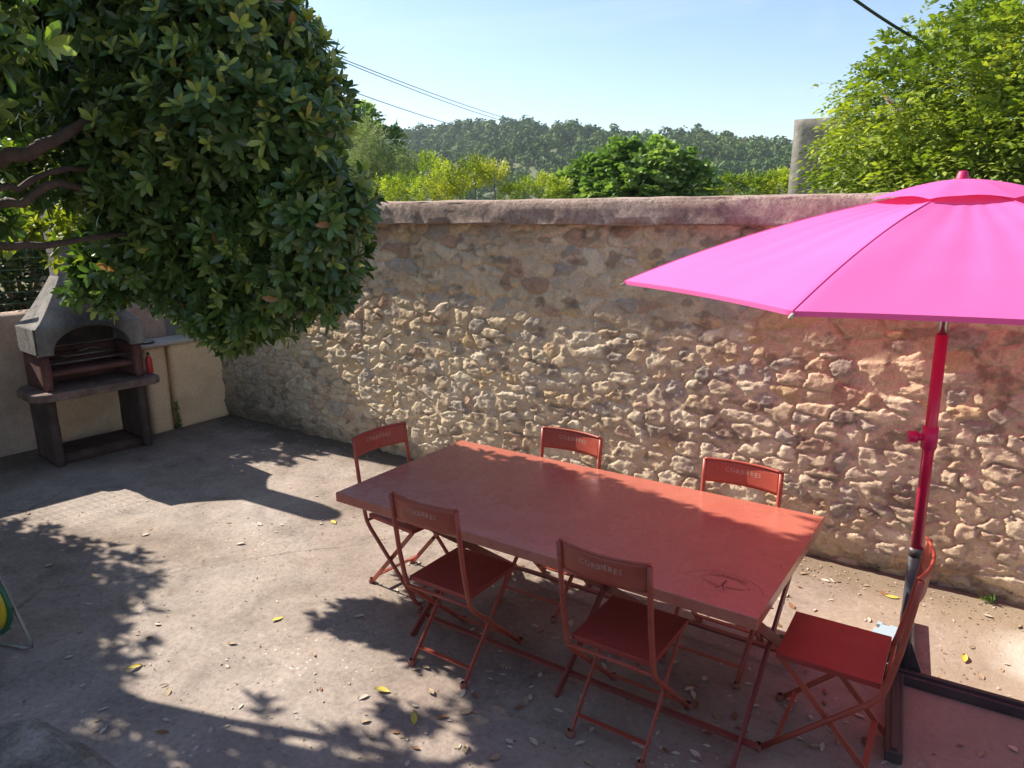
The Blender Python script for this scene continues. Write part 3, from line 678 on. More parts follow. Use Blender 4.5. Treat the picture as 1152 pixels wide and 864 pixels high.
# ------------------------------------------------------------------ barbecue
def barbecue():
    ang=math.atan2(.995,.105)
    root=empty('stone_barbecue',(-6.63,3.10,0),ang,'masonry barbecue with grey tapered hood and chimney against the left wall','barbecue')
    # local: +x to the viewer's right, +y backwards
    for s in (-1,1): rubbly('leg',s*.375-.035,s*.375+.035,.0,.52,-.01,.60,'leg_brown',root,.006,.06,11+s)
    rubbly('base_slab',-.338,.338,.06,.50,-.01,.085,'leg_brown',root,.006,.06,4)
    # mantel with chipped edge and rounded corners
    pts=[(-.50,-.06),(-.44,-.10),(.46,-.10),(.52,-.05),(.52,.34),(.46,.50),(-.46,.50),(-.54,.32),(-.54,.02)]
    vs=[(x,y,.602) for x,y in pts]+[(x,y,.672) for x,y in pts]; k=len(pts)
    MB().add(vs,[tuple(range(k-1,-1,-1)),tuple(range(k,2*k))]+[(i,(i+1)%k,k+(i+1)%k,k+i) for i in range(k)]).build('mantel','mantel_brown',root,bevel=.012)
    # fire box body
    for s in (-1,1): rubbly('side_wall',s*.375-.035,s*.375+.035,.0,.46,.674,.985,'brick_brown',root,.004,.05,21+s)
    rubbly('back_panel',-.338,.338,.38,.458,.674,.985,'brick_brown',root,.006,.06,8)
    rubbly('fire_shelf',-.338,.338,.05,.378,.78,.83,'brick_brown',root,.006,.06,18)
    # grate
    gm=MB(); z=.90
    gm.tube([(-.335,.03,z),(.335,.03,z)],.007,6); gm.tube([(-.335,.36,z),(.335,.36,z)],.006,6)
    for i in range(19):
        x=-.27+.03*i; gm.tube([(x,.03,z+.004),(x,.36,z+.004)],.0028,5)
    gm.build('grate','grate',root,True)
    g2=MB()
    for i in range(15):
        x=-.20+.026*i; g2.tube([(x,.06,z+.055),(x,.32,z+.055)],.0025,5)
    fr=[(-.22,.05,z+.05),(.19,.05,z+.05),(.19,.33,z+.05),(-.22,.33,z+.05),(-.22,.05,z+.05)]
    g2.tube(fr,.006,6); g2.tube([(-.1,.05,z+.08),(0,.05,z+.10),(.12,.05,z+.08)],.006,6)
    g2.build('cooking_rack','grate',root,True)
    # hood: front plate with arched mouth, sides, sloping cowl
    zb,zm,zt=.985,1.21,1.62; hw=.43; yb=.47; yf=-.03
    hm=MB(); n=28
    arch=[(-.31,zb)]+[(-.31*math.cos(PI*i/n),zb+.02+.195*math.sin(PI*i/n)) for i in range(n+1)]+[(.31,zb)]
    # outer outline sampled to match
    outer=[]
    for (x,z) in arch:
        a=math.atan2(z-zb+.02,x)
        outer.append((x,z))
    m2=len(arch); front=[];
    for i,(x,z) in enumerate(arch):
        t=i/(m2-1)
        # walk up left side, across, down right
        per=(zm-zb)*2+2*hw; s=t*per
        if s<zm-zb: o_=(-hw,zb+s)
        elif s<zm-zb+2*hw: o_=(-hw+(s-(zm-zb)),zm)
        else: o_=(hw,zm-(s-(zm-zb)-2*hw))
        front.append(o_)
    # force corners to exist
    ia=min(range(m2),key=lambda i:abs(front[i][0]+hw)+abs(front[i][1]-zm)); front[ia]=(-hw,zm)
    ib=min(range(m2),key=lambda i:abs(front[i][0]-hw)+abs(front[i][1]-zm)); front[ib]=(hw,zm)
    th=.055; vs=[];fs=[]
    for (x,z),(ox,oz) in zip(arch,front): vs+= [(x,yf,z),(ox,yf,oz),(x,yf+th,z),(ox,yf+th,oz)]
    for i in range(m2-1):
        a=4*i;b=a+4; fs+=[(a,b,b+1,a+1),(a+2,a+3,b+3,b+2),(a,a+2,b+2,b)]
    fs+=[(0,1,3,2)]; e=4*(m2-1); fs+=[(e,e+2,e+3,e+1)]
    hm.add(vs,fs)
    # side and back walls
    for s in (-1,1): hm.box((s*(hw-.0275),(yf+th+yb)/2,(zb+zm)/2),(.055,yb-yf-th,zm-zb))
    hm.box((0,yb-.025,(zb+zm)/2),(2*hw-.11,.05,zm-zb))
    # sloping part (closed loft, slightly bulged)
    cw2=.115; cy0,cy1=.20,.43; rows=10; prev=None; vs=[];fs=[]
    for r_ in range(rows+1):
        t=r_/rows; k2=t**.80
        w=hw*(1-k2)+cw2*k2+.0*t; y0=yf*(1-k2)+cy0*k2; y1=yb*(1-k2)+cy1*k2; z=zm+(zt-zm)*t
        for i in range(8): vs.append((-w+2*w*i/8,y0,z))
        for i in range(5): vs.append((w,y0+(y1-y0)*i/5,z))
        for i in range(8): vs.append((w-2*w*i/8,y1,z))
        for i in range(5): vs.append((-w,y1-(y1-y0)*i/5,z))
    k=26
    for r_ in range(rows):
        for i in range(k): fs.append((r_*k+i,r_*k+(i+1)%k,(r_+1)*k+(i+1)%k,(r_+1)*k+i))
    fs.append(tuple(range(k)))
    hm.add(vs,fs)
    hood=hm.build('hood','hood_cement',root,bevel=.006)
    cz=2.29; pr=[(-.115,zt-.02),(-.115,cz-.115)]+[(.115*math.cos(PI-PI*i/12),cz-.115+.115*math.sin(PI-PI*i/12)) for i in range(1,12)]+[(.115,cz-.115),(.115,zt-.02)]
    k=len(pr); MB().add([(x,.215,z) for x,z in pr]+[(x,.425,z) for x,z in pr],[tuple(range(k)),tuple(range(2*k-1,k-1,-1))]+[(i,k+i,k+(i+1)%k,(i+1)%k) for i in range(k)]).build('chimney','hood_cement',hood,bevel=.008)
    ib_=MB().box((0,.405,1.10),(.66,.02,.2)); ib_.build('smoke_plate','soot',root)
    MB().box((0,.21,zm-.012),(.7,.38,.012)).build('throat_plate','soot',root)
barbecue()
# red object on the right end of the mantel
rt=empty('lighter_bottle',(-6.66,3.60,.674),0,'small upright red bottle at the right end of the barbecue shelf','bottle')
MB().lathe([(0,0),(.028,0),(.03,.01),(.03,.13),(.022,.155),(.011,.165),(.011,.175)],16).build('bottle_body','red_plastic',rt,True)
MB().lathe([(0,.20),(.013,.20),(.014,.176),(0,.176)],12).build('cap','black_rim',rt,True)

# ------------------------------------------------------------------ mesh fence on the boundary wall
def fence():
    root=empty('mesh_fence',(-7.55,2.7,1.24),0,'green wire mesh fence standing on the low wall behind the barbecue','fence')
    P=lambda y:(-7.42-.113*(2.7-y)*1.0-.12 if y<4.4 else -7.38)
    for y in (2.72,3.92):
        MB().tube([(P(y)+7.55,y-2.7,-.25),(P(y)+7.55,y-2.7,.62)],.019,8).build('post','post_grey',root,True)
    for y in (1.5,.2,-1.2,-2.6):
        MB().tube([(P(y)+7.55,y-2.7,-.25),(P(y)+7.55,y-2.7,.62)],.019,8).build('post','post_grey',root,True)
    m=MB(); ys=np.arange(-2.9,4.5,.055)
    for y in ys: m.tube([(P(y)+7.57,y-2.7,.0),(P(y)+7.57,y-2.7,.60)],.0014,3,False)
    for z in np.arange(.02,.62,.10):
        m.tube([(P(y)+7.575,y-2.7,z) for y in (-2.9,-1,1,2,3,4.4)],.0016,3,False)
    m.build('wire_mesh','fence_green',root)
fence()

# ------------------------------------------------------------------ table
def table():
    x0,x1,y0,y1=-2.784,-.617,2.395,3.445; cx,cy=(x0+x1)/2,(y0+y1)/2
    root=empty('metal_table',(cx,cy,0),0,'long rectangular red metal garden table with crossed legs','table')
    w,d=x1-x0,y1-y0
    top=MB(); top.box((0,0,.7275),(w,d,.005)); 
    top.box((0,-d/2+.002,.7025),(w,.004,.0445)); top.box((0,d/2-.002,.7025),(w,.004,.0445)); top.box((-w/2+.002,0,.7025),(.004,d-.009,.0445)); top.box((w/2-.002,0,.7025),(.004,d-.009,.0445))
    tb=MB().box((0,0,.705),(w,d,.05)).build('tabletop','table_paint',root,bevel=.004,seg=3,smooth=False)
    for X in (-2.35,-1.48,-.68):
        x=X-cx
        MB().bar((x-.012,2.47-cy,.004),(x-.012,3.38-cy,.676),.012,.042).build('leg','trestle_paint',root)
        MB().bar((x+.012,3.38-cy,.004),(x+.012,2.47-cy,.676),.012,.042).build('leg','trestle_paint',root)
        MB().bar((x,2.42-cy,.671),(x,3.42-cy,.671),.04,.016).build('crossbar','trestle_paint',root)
        if X==-1.48: MB().box((x+.02,2.93-cy,.40),(.05,.10,.12)).build('hinge_plate','trestle_paint',root)
    for yy,zz in ((2.575,.072),(3.28,.072)):
        MB().bar((-2.40-cx,yy-cy,zz),(-.63-cx,yy-cy,zz),.03,.014).build('stretcher','trestle_paint',root,bevel=.002)
    # engraved emblem near the front right corner
    em=MB(); ex,ey=-.80-cx,2.545-cy; z=.7304
    def arc(r1,r2,a0,a1,wd,n=28,cx_=ex,cy_=ey,sy=.62):
        pts=[(cx_+r1*math.cos(a0+(a1-a0)*i/n),cy_+r2*math.sin(a0+(a1-a0)*i/n)) for i in range(n+1)]
        vs=[];fs=[]
        for i,(px,py) in enumerate(pts):
            q=pts[min(i+1,n)];p=pts[max(i-1,0)]; tx,ty=q[0]-p[0],q[1]-p[1]; l=math.hypot(tx,ty) or 1; nx,ny=-ty/l*wd/2,tx/l*wd/2
            vs+=[(px+nx,py+ny,z),(px-nx,py-ny,z)]
        for i in range(n): fs.append((2*i,2*i+1,2*i+3,2*i+2))
        em.add(vs,fs)
    arc(.155,.115,R(8),R(172),.0022); arc(.115,.078,R(30),R(150),.0016)
    arc(.10,.05,R(200),R(262),.003,cy_=ey+.055); arc(.10,.05,R(278),R(345),.003,cy_=ey+.055)
    arc(.06,.03,R(190),R(262),.002,cy_=ey+.02); arc(.08,.02,R(278),R(350),.002,cy_=ey+.02)
    # standing figure: narrow blade and base
    em.add([(ex-.005,ey+.01,z),(ex+.005,ey+.01,z),(ex+.003,ey+.06,z),(ex-.003,ey+.06,z)],[(0,1,2,3)])
    em.add([(ex-.02,ey-.02,z),(ex-.013,ey-.02,z),(ex+.0,ey+.008,z),(ex-.004,ey+.01,z)],[(0,1,2,3)])
    em.add([(ex+.013,ey-.02,z),(ex+.02,ey-.02,z),(ex+.004,ey+.01,z),(ex,ey+.008,z)],[(0,1,2,3)])
    e=em.build('emblem','engraving',tb)
    letters('CORBIERES',.030,'engraving',tb,lambda x,y:arcmap(x,y,ex,ey),'emblem_lettering')
    return root
def arcmap(x,y,ex,ey):
    a=R(90)-x/.135; return (ex+(.128+y)*math.cos(a),ey+(.088+y*.9)*math.sin(a),.7306)
def text_mesh(s,size,res=2,extr=0):
    cu=bpy.data.curves.new('text','FONT'); cu.body=s; cu.size=size; cu.align_x='CENTER'; cu.align_y='CENTER'; cu.resolution_u=res; cu.space_character=1.12
    ob=bpy.data.objects.new('text',cu); C.objects.link(ob); dg=bpy.context.evaluated_depsgraph_get(); dg.update()
    me=bpy.data.meshes.new_from_object(ob.evaluated_get(dg)); bpy.data.objects.remove(ob); bpy.data.curves.remove(cu)
    return me
def letters(s,size,mat,parent,fn,name='lettering',copies=None):
    me=text_mesh(s,size); bm=bmesh.new(); bm.from_mesh(me)
    bmesh.ops.triangulate(bm,faces=bm.faces)
    vs=[fn(v.co.x,v.co.y) for v in bm.verts]; fs=[tuple(v.index for v in f.verts) for f in bm.faces]; bm.free()
    m=MB().add(vs,fs); me2=bpy.data.meshes.new(name); me2.from_pydata([tuple(v) for v in m.v],[],m.f); me2.materials.append(M[mat])
    o=bpy.data.objects.new(name,me2); C.objects.link(o); o.parent=parent; return o
table()

# ------------------------------------------------------------------ folding chairs
def chair():
    root=empty('folding_chair',(0,0,0),0); P='chair_paint'
    for s in (-1,1):
        fr=MB(); x=.19*s
        pts=[(x,-.272,.895),(x,-.262,.80),(x,-.236,.60),(x,-.208,.46),(x,-.196,.415),(x*.995,-.17,.378),(x*.99,-.12,.33),(x*.975,.05,.168),(x*.96,.218,.008)]
        fr.tube(pts,.0115,10).build('side_frame',P,root,True)
        MB().lathe([(0,0),(.016,0),(.018,.006),(.016,.024),(.012,.03)],12,(x*.96,.218,0)).build('foot',  'foot_cap',root,True)
        x=.160*s
        MB().bar((x,.165,.432),(x,-.222,.004),.010,.024,up=(0,0,1)).build('leg',P,root,bevel=.002)
        MB().lathe([(0,0),(.017,0),(.019,.006),(.017,.024),(.012,.03)],12,(x,-.222,0)).build('foot','foot_cap',root,True)
        MB().tube([(x*.9,-.015,.232),(x*1.22,-.015,.232)],.009,8).build('pivot','foot_cap',root,True)
    st=MB(); w,y0,y1=.178,-.188,.182
    st.box((0,(y0+y1)/2,.4525),(2*w,y1-y0,.005)); 
    for s in (-1,1): st.box((s*(w-.002),(y0+y1)/2,.441),(.004,y1-y0,.018))
    st.box((0,y1-.002,.441),(2*w-.009,.004,.018)); st.box((0,y0+.002,.441),(2*w-.009,.004,.018))
    st.build('seat','seat_paint',root,bevel=.0015)
    MB().tube([(-.19,-.20,.412),(.19,-.20,.412)],.0085,8).build('crossbar',P,root,True)
    MB().bar((-.158,-.165,.068),(.158,-.165,.068),.024,.006).build('crossbar',P,root,bevel=.001)
    MB().bar((-.182,.155,.07),(.182,.155,.07),.018,.006).build('crossbar',P,root,bevel=.001)
    # backrest: bowed sheet with rolled top edge
    n=24; vs=[];fs=[]
    def bow(x,z,dz=0): 
        t=x/.188; return -.262-.034*(1-t*t)-(z-.85)*.10
    zs=[.782,.80,.84,.88,.897]; k=len(zs)
    for side in (0,1):
        for i in range(n+1):
            x=-.188+.376*i/n
            for z in zs: vs.append((x,bow(x,z)+side*.0035,z))
    o1=(n+1)*k
    for i in range(n):
        for j in range(k-1):
            a=i*k+j; fs+=[(a,a+1,a+k+1,a+k),(o1+a,o1+a+k,o1+a+k+1,o1+a+1)]
        a=i*k+k-1; fs.append((a,o1+a,o1+a+k,a+k)); a=i*k; fs.append((a,a+k,o1+a+k,o1+a))
    fs.append(tuple(range(k))+tuple(range(o1+k-1,o1-1,-1))); a=n*k; fs.append(tuple(range(a+k-1,a-1,-1))+tuple(range(o1+a,o1+a+k)))
    bk=MB().add(vs,fs).build('backrest',P,root,True)
    for p in bk.data.polygons: p.use_smooth=True
    MB().tube([(-.19+.38*i/n,bow(-.19+.38*i/n,.897)+.004,.900) for i in range(n+1)],.0065,8).build('top_rail',P,root,True)
    # lettering on both faces
    def wob(x): return .003*math.sin(x*70)
    letters('CORBIERES',.033,'lettering_worn',bk,lambda x,y:(x,bow(x,.855+y)-.0012,.852+y+wob(x)))
    letters('CORBIERES',.033,'lettering_worn',bk,lambda x,y:(-x,bow(x,.855+y)+.0047,.852+y+wob(x)))
    return root
proto=chair()
spots=[(-2.043,2.515,0,'red folding chair on the near side of the table, standing nearest the left end'),
 (-1.155,2.515,0,'red folding chair on the near side, in front of the middle of the table'),
 (-2.71,2.90,R(-90-6),'red folding chair at the left short end, tucked under the table'),
 (-2.01,3.215,R(180),'red folding chair on the wall side of the table, farther from the umbrella'),
 (-1.024,3.205,R(180),'red folding chair on the wall side, behind the far right part of the table'),
 (-.43,2.84,R(90+2),'red folding chair at the right short end, standing beside the umbrella pole')]
for i,(x,y,rz,lab) in enumerate(spots):
    o=proto if i==0 else copy_tree(proto)
    o.location=(x,y,0); o.rotation_euler=(0,0,rz); tag(o,lab,'chair','folding chairs around the red table')

# ------------------------------------------------------------------ umbrella
def umbrella():
    cx,cy=-.235,3.49
    root=empty('garden_umbrella',(cx,cy,0),0,'large hot pink parasol on a pink pole with a dark cross base','parasol')
    # cross base of tubes
    MB().box((.05,-.03,.028),(1.20,.06,.05),rz=R(3)).build('base_bar','base_tube',root,bevel=.006)
    MB().box((.02,-.02+-.32,.032),(.065,.58,.05),rz=R(7)).build('base_bar','base_tube',root,bevel=.006)
    MB().box((-.01,.30,.032),(.065,.5,.05),rz=R(7)).build('base_bar','base_tube',root,bevel=.006)
    MB().box((.05,-.03,.060),(1.18,.024,.014),rz=R(3)).build('base_spine','base_tube',root,bevel=.004)
    MB().box((.02,-.34,.062),(.026,.56,.014),rz=R(7)).build('base_spine','base_tube',root,bevel=.004)
    # gussets
    gs=MB()
    for (dx,dy) in ((1,0),(-1,0),(0,1)):
        a=Vector((dx,dy,0)); s=Vector((-dy,dx,0))*.003
        q=[a*.026+Vector((0,0,.055)),a*.085+Vector((0,0,.055)),a*.026+Vector((0,0,.20))]
        gs.add([p+s for p in q]+[p-s for p in q],[(0,1,2),(5,4,3),(0,3,4,1),(1,4,5,2),(2,5,3,0)])
    gs.build('gusset','base_tube',root)
    MB().tube([(0,0,.05),(0,0,.66)],.029,20).build('lower_pole','lower_pole',root,True)
    MB().tube([(0,0,.62),(0,0,.66),(0,0,.661)],[.031,.031,.02],20).build('collar','base_tube',root,True)
    MB().tube([(0,0,.66),(-.006,0,1.62)],.0235,20).build('upper_pole','pink_pole',root,True)
    MB().tube([(-.006,0,1.62),(-.008,0,2.24)],.0195,20).build('inner_pole','chrome',root,True)
    kn=MB(); kn.tube([(-.025,0,1.17),(-.052,-.012,1.17)],.017,14); kn.tube([(-.050,-.012,1.17),(-.082,-.025,1.17)],.026,14); 
    kn.build('crank_knob','knob_pink',root,True)
    MB().tube([(-.004,0,1.125),(-.004,0,1.22)],.031,18).build('crank_collar','knob_pink',root,True)
    # canopy
    Rr=1.325; zr=1.852; za=2.215; A0=R(-103); rin=.05
    def surf(r,a,lift=0.):
        # r 0..1 fraction, a angle; straight chord between ribs and slight scoop
        k=(a-A0)/R(45); f=k-math.floor(k); ar=A0+R(45)*math.floor(k); p0=Vector((math.cos(ar),math.sin(ar),0)); p1=Vector((math.cos(ar+R(45)),math.sin(ar+R(45)),0))
        d=(p0*(1-f)+p1*f); rr=r*Rr; z=za-(za-zr)*(.50*r+.50*r*r)
        bow=4*f*(1-f); z-=.018*bow*math.sin(PI*min(1,r)); z+=.0045*math.sin(r*13+math.floor(k)*2.1)*bow+.0022*math.sin(a*37+r*5+2*math.sin(a*5))*bow*4*r*(1-r)*(.5+r)
        edge=-.03*bow*max(0,r-.8)/.2
        q=d*(rr+edge); return (q.x,q.y,z+lift-.0*bow)
    nr,na=40,24*8; vs=[];fs=[]
    for i in range(nr+1):
        r=.035+(1-.035)*i/nr
        for j in range(na): vs.append(surf(r,A0+2*PI*j/na))
    for i in range(nr):
        for j in range(na):
            j2=(j+1)%na; fs.append((i*na+j,i*na+j2,(i+1)*na+j2,(i+1)*na+j))
    cp=MB().add(vs,fs).build('canopy','canvas',root,True)
    # sharpen seams
    # hem band
    vs=[];fs=[]
    for j in range(na):
        p=surf(1.0,A0+2*PI*j/na); q=surf(.985,A0+2*PI*j/na,-.012); vs+=[p,(p[0]*.998,p[1]*.998,p[2]-.016)]
    for j in range(na):
        j2=(j+1)%na; fs.append((2*j,2*j2,2*j2+1,2*j+1))
    MB().add(vs,fs).build('hem','canvas',cp,True)
    # seams (stitched welts)
    sm=MB()
    for k in range(8):
        a=A0+R(45)*k; sm.tube([tuple(Vector(surf(.03+.97*i/24,a+1e-6))+Vector((0,0,.0015))) for i in range(25)],0.0012,5,False)
    sm.build('seam','canvas',cp,True)
    # vent cap
    rv=.33; vs=[];fs=[]; nv=9
    for i in range(nv+1):
        r=.01+.99*i/nv
        for j in range(na):
            a=A0+2*PI*j/na; k=(a-A0)/R(45); f=k-math.floor(k); p=surf(r*rv/Rr,a); bow=4*f*(1-f)
            sc=1+.05*(1-bow)*r
            vs.append((p[0]*sc,p[1]*sc,za+.030-.078*r**1.8+.013*bow*(r**4)+.0012*math.sin(j*.37+2*math.sin(j*.11))*r*r))
    for i in range(nv):
        for j in range(na):
            j2=(j+1)%na; fs.append((i*na+j,i*na+j2,(i+1)*na+j2,(i+1)*na+j))
    MB().add(vs,fs).build('vent_cap','canvas',cp,True)
    MB().lathe([(.024,0),(.017,.026),(.013,.030),(0,.031)],16,(-.005,0,za+.030)).build('finial','knob_pink',root,True)
    # ribs and struts, runner and hub
    for k in range(8):
        a=A0+R(45)*k
        pts=[tuple(Vector(surf(r,a+1e-6))-Vector((0,0,.012))) for r in (.03,.3,.6,.85,.995)]
        rb=MB().tube(pts,.005,6).build('rib','rib_steel',root,True)
        e=Vector(surf(.55,a+1e-6))-Vector((0,0,.016))
        MB().tube([(.03*math.cos(a),.03*math.sin(a),1.83),tuple(e)],.0045,6).build('strut','rib_steel',rb,True)
        MB().tube([pts[-1],tuple(Vector(surf(1.012,a+1e-6))-Vector((0,0,.012)))],.0055,6).build('rib_tip','slab_cream',rb,True)
    MB().lathe([(.021,1.79),(.04,1.79),(.042,1.83),(.021,1.84)],16).build('runner','black_rim',root,True)
    MB().lathe([(.0,2.18),(.04,2.18),(.04,2.215),(0,2.215)],16).build('hub','black_rim',root,True)
umbrella()

# ------------------------------------------------------------------ main tree (glossy dark rosettes)
def px_r(px,py,y,rp):   # lobe with radius given in picture pixels at that distance
    p=pix(px,py,y=y); dep=float((p-np.array([0,0,HC]))@(Mw@np.array([0,0,1.]))); return (p[0],p[1],p[2],rp/F_*dep)
TB=(-5.95,1.15,0)
vis=[px_r(296,66,2.9,72),px_r(332,150,2.75,66),px_r(360,232,2.8,64),px_r(345,95,2.9,34),px_r(350,295,2.9,60),px_r(285,335,2.9,55),px_r(215,300,2.8,62),px_r(150,280,2.5,55),
     px_r(215,200,2.65,85),px_r(260,120,2.6,95),px_r(160,120,2.5,95),px_r(140,190,2.4,60),px_r(60,70,2.4,85),px_r(160,20,2.45,95),px_r(250,20,2.6,85),px_r(20,0,2.3,90),px_r(110,320,2.35,28),px_r(270,260,2.8,75),px_r(268,362,2.85,32),px_r(235,350,2.8,32),px_r(95,285,2.35,30),
     px_r(60,-70,2.3,110),px_r(190,-70,2.4,90),px_r(25,110,2.2,55)]
# limbs of the same crown left of and nearer than the frame
off=[]
for u_ in np.arange(-4.35,.5,.42):
    ymax=float(np.interp(u_,[-4.6,-4.0,-3.5,-3.1,-2.7,-2.2,-1.8,-1.5,-1.,.3],[1.98,2.08,2.2,1.86,1.50,1.28,1.42,1.8,1.95,1.85]))
    zb=float(np.interp(u_,[-4.4,-1.5,.4],[1.95,2.5,3.1])); y_=ymax-.74
    while y_>-1.2:
        z_=zb+random.uniform(-.12,.12); off.append(((u_-z_)/.757,y_,z_,random.uniform(.48,.60))); y_-=.5
tr=empty('evergreen_tree',TB,0,'dark glossy-leaved evergreen tree overhanging the barbecue from the left','tree')
def rel(L): return [(l[0]-TB[0],l[1]-TB[1],l[2]-TB[2],l[3]) for l in L]
hole=pix(35,240,y=2.2)
def limv(P):
    W_=P+np.array(TB); q=(W_-np.array([0,0,HC]))@Mw
    px=576+F_*q[:,0]/np.maximum(q[:,2],.1); py=432+F_*q[:,1]/np.maximum(q[:,2],.1)
    w=12*np.sin(py*.05)+10*np.sin(px*.09)
    open_=(px<80+w*1.0)&(py>150+w)&(py<345)
    dist=np.linalg.norm(W_-np.array([0,0,HC]),axis=1)
    u_=W_[:,2]+.757*W_[:,0]; sunny=W_[:,1]>np.interp(u_,[-1.3,-1.1,-.56,-.27,.1,.2,.25,.30,.66,.70,.95,1.1],[3.6,3.36,3.32,3.04,2.90,2.74,2.74,3.4,3.4,2.42,2.1,1.9])+rng.uniform(-.05,.03,len(W_))
    return ~sunny&~(open_&(rng.random(len(P))<.88))&(dist>2.2)
rosette_cloud(rel(vis),8200,L=.108,per=9,parent=tr,lim=limv,newg='top',inner=.25,pw=.5)
offn=[l for l in off if l[2]+.757*l[0]>-1.3]; offf=[l for l in off if l[2]+.757*l[0]<=-1.3]; offw=[l for l in off if l[2]+.757*l[0]<-2.8 and l[1]>.2]
rosette_cloud(rel(offw),4200,L=.13,per=8,parent=tr,name='crown',newg=.15,inner=.02,pw=.9,simple=True)
rosette_cloud(rel(offn),3600,L=.110,per=8,parent=tr,name='crown',newg=.15,inner=.05,pw=.7,wid=1.1,lim=limv)
rosette_cloud(rel(offf),9500,L=.13,per=8,parent=tr,name='crown',newg=.15,inner=.05,pw=.8,wid=1.0,simple=True)
# loose outer sprigs that break the outline
rosette_cloud(rel([(l[0],l[1],l[2],l[3]*1.2) for l in vis]),620,L=.095,per=8,parent=tr,name='sprigs',newg='top',inner=.93,pw=.6,lim=limv)
# trunk and limbs
m=MB(); m.tube([(0,0,-.02),(.03,.02,.3),(-.02,.05,.8),(.05,.08,1.25)],[.17,.13,.115,.11],14); m.build('trunk','bark',tr,True)
def limb(pts,r0,r1,name='branch'):
    P=[Vector(p)-Vector(TB) for p in pts]; out=[]; n=16
    # smooth through points
    for i in range(n+1):
        t=i/n*(len(P)-1); k=min(int(t),len(P)-2); f=t-k; a=P[max(k-1,0)];b=P[k];c=P[k+1];d=P[min(k+2,len(P)-1)]
        q=.5*((2*b)+(c-a)*f+(2*a-5*b+4*c-d)*f*f+(-a+3*b-3*c+d)*f**3)
        q+=Vector((math.sin(i*1.7+r0*90),math.cos(i*2.3),math.sin(i*2.9)))*r0*.18
        out.append(tuple(q))
    MB().tube(out,[r0+(r1-r0)*i/n for i in range(n+1)],10).build(name,'bark',tr,True)
q=lambda px,py,y: tuple(pix(px,py,y=y))
top=(TB[0]+.05,TB[1]+.08,1.2)
limb([top,(-5.6,1.2,1.75),q(-40,280,1.60),q(10,277,1.68),q(60,275,1.85),q(100,268,2.05),q(150,262,2.35)],.030,.012)
limb([top,(-5.7,1.2,1.98),q(-30,190,1.62),q(30,172,1.75),q(75,150,1.95),q(150,110,2.35),q(240,90,2.55)],.052,.016)
limb([top,(-5.65,1.2,1.88),q(-30,235,1.62),q(25,228,1.75),q(60,206,1.9),q(110,215,2.15),q(200,225,2.6)],.034,.012)
limb([top,(-5.6,1.2,1.93),q(-20,215,1.6),q(20,212,1.75),q(70,190,1.95),q(150,200,2.4),q(300,230,2.85)],.026,.01)
limb([top,(-5.7,1.2,2.1),(-5.2,1.3,2.9),(-4.8,1.7,3.5)],.09,.03)
limb([top,(-6.1,.8,1.8),(-6.4,.6,2.3),(-6.9,.4,2.5)],.07,.03)
limb([top,(-5.8,.5,1.8),(-5.4,.2,2.4),(-4.8,0,2.9)],.07,.03)
# fine twigs through the visible crown
rosette_cloud(rel([px_r(72,250,2.35,20),px_r(100,268,2.4,24),px_r(48,262,2.3,14),px_r(120,238,2.4,24),px_r(88,228,2.35,18),px_r(20,262,2.2,16),px_r(60,292,2.3,10)]),210,L=.070,per=6,parent=tr,name='backlit_tint_leaves',mat='leaf_yellow',inner=.1,pw=.8,wid=1.3)  # evergreen leaves in yellow-green, their backlit glow put into the colour
rosette_cloud(rel([px_r(18,186,1.9,16),px_r(62,222,2.,15),px_r(8,250,1.85,14),px_r(45,160,1.95,16),px_r(85,190,2.1,18),px_r(30,215,1.9,10)]),95,L=.10,per=8,parent=tr,name='side_shoots',newg=.3,inner=.1,pw=.8)
tw=MB()
for i in range(130):
    l=vis[4+random.randrange(len(vis)-4)]; c=Vector(l[:3])-Vector(TB); d=Vector(rand_dirs(1)[0]); d.z=abs(d.z)*.6
    e=c+d*l[3]*.95; mid_=(c+e)/2+Vector((random.uniform(-.06,.06),)*3); tw.tube([tuple(c),tuple(mid_),tuple(e)],[.009,.006,.003],5)
o=tw.build('twigs','twig',tr,True); o['kind']='stuff'

# ------------------------------------------------------------------ greenery beyond the boundary wall
lb=[(-10.2,4.2,1.95,.42),(-10.2,3.6,1.9,.45),(-10.4,3.1,2.0,.45),(-10.2,4.7,2.1,.4),(-10.6,5.4,2.3,.5),(-10.3,2.5,1.9,.45),(-10.5,3.8,2.55,.3),(-10.6,4.4,2.6,.3),(-10.6,3.3,2.6,.25),(-8.6,3.6,2.15,.22),(-8.8,3.2,2.25,.2),(-8.4,4.1,2.1,.22),(-8.6,3.9,2.35,.2)]
tree('backlit_bush','bright yellow-green sunlit bush beyond the mesh fence at left','bush',(-10.3,3.9,-.05),.06,None,lb,spray_cloud,n=900,L=.10,mat='leaf_yellow',per=7,stem=.22,droop=.3,TV=BROAD_V,TF=BROAD_F,wid=.9,upb=.5)
lb=[(-9.2,y,1.38+.12*math.sin(y*3),.52) for y in np.arange(-.5,6.,.5)]+[(-9.3,y+.2,.5,.5) for y in np.arange(-.5,6.,.8)]
t=tree('ivy_hedge','dark green hedge seen through the wire mesh behind the barbecue','hedge',(-9.2,2.8,-.05),.05,None,lb,spray_cloud,n=3200,L=.07,mat='leaf_ivy',per=7,stem=.14,droop=.2,TV=BROAD_V,TF=BROAD_F,wid=.9,inner=.6)
lb=[(-16,6,3.0,1.3),(-16,8,3.2,1.4),(-16.5,4,3.0,1.3),(-16,10,3.4,1.3),(-16.5,7,4.2,.9),(-17,2,2.9,1.4),(-16,5,2.,1.2),(-16,9,2.,1.2)]
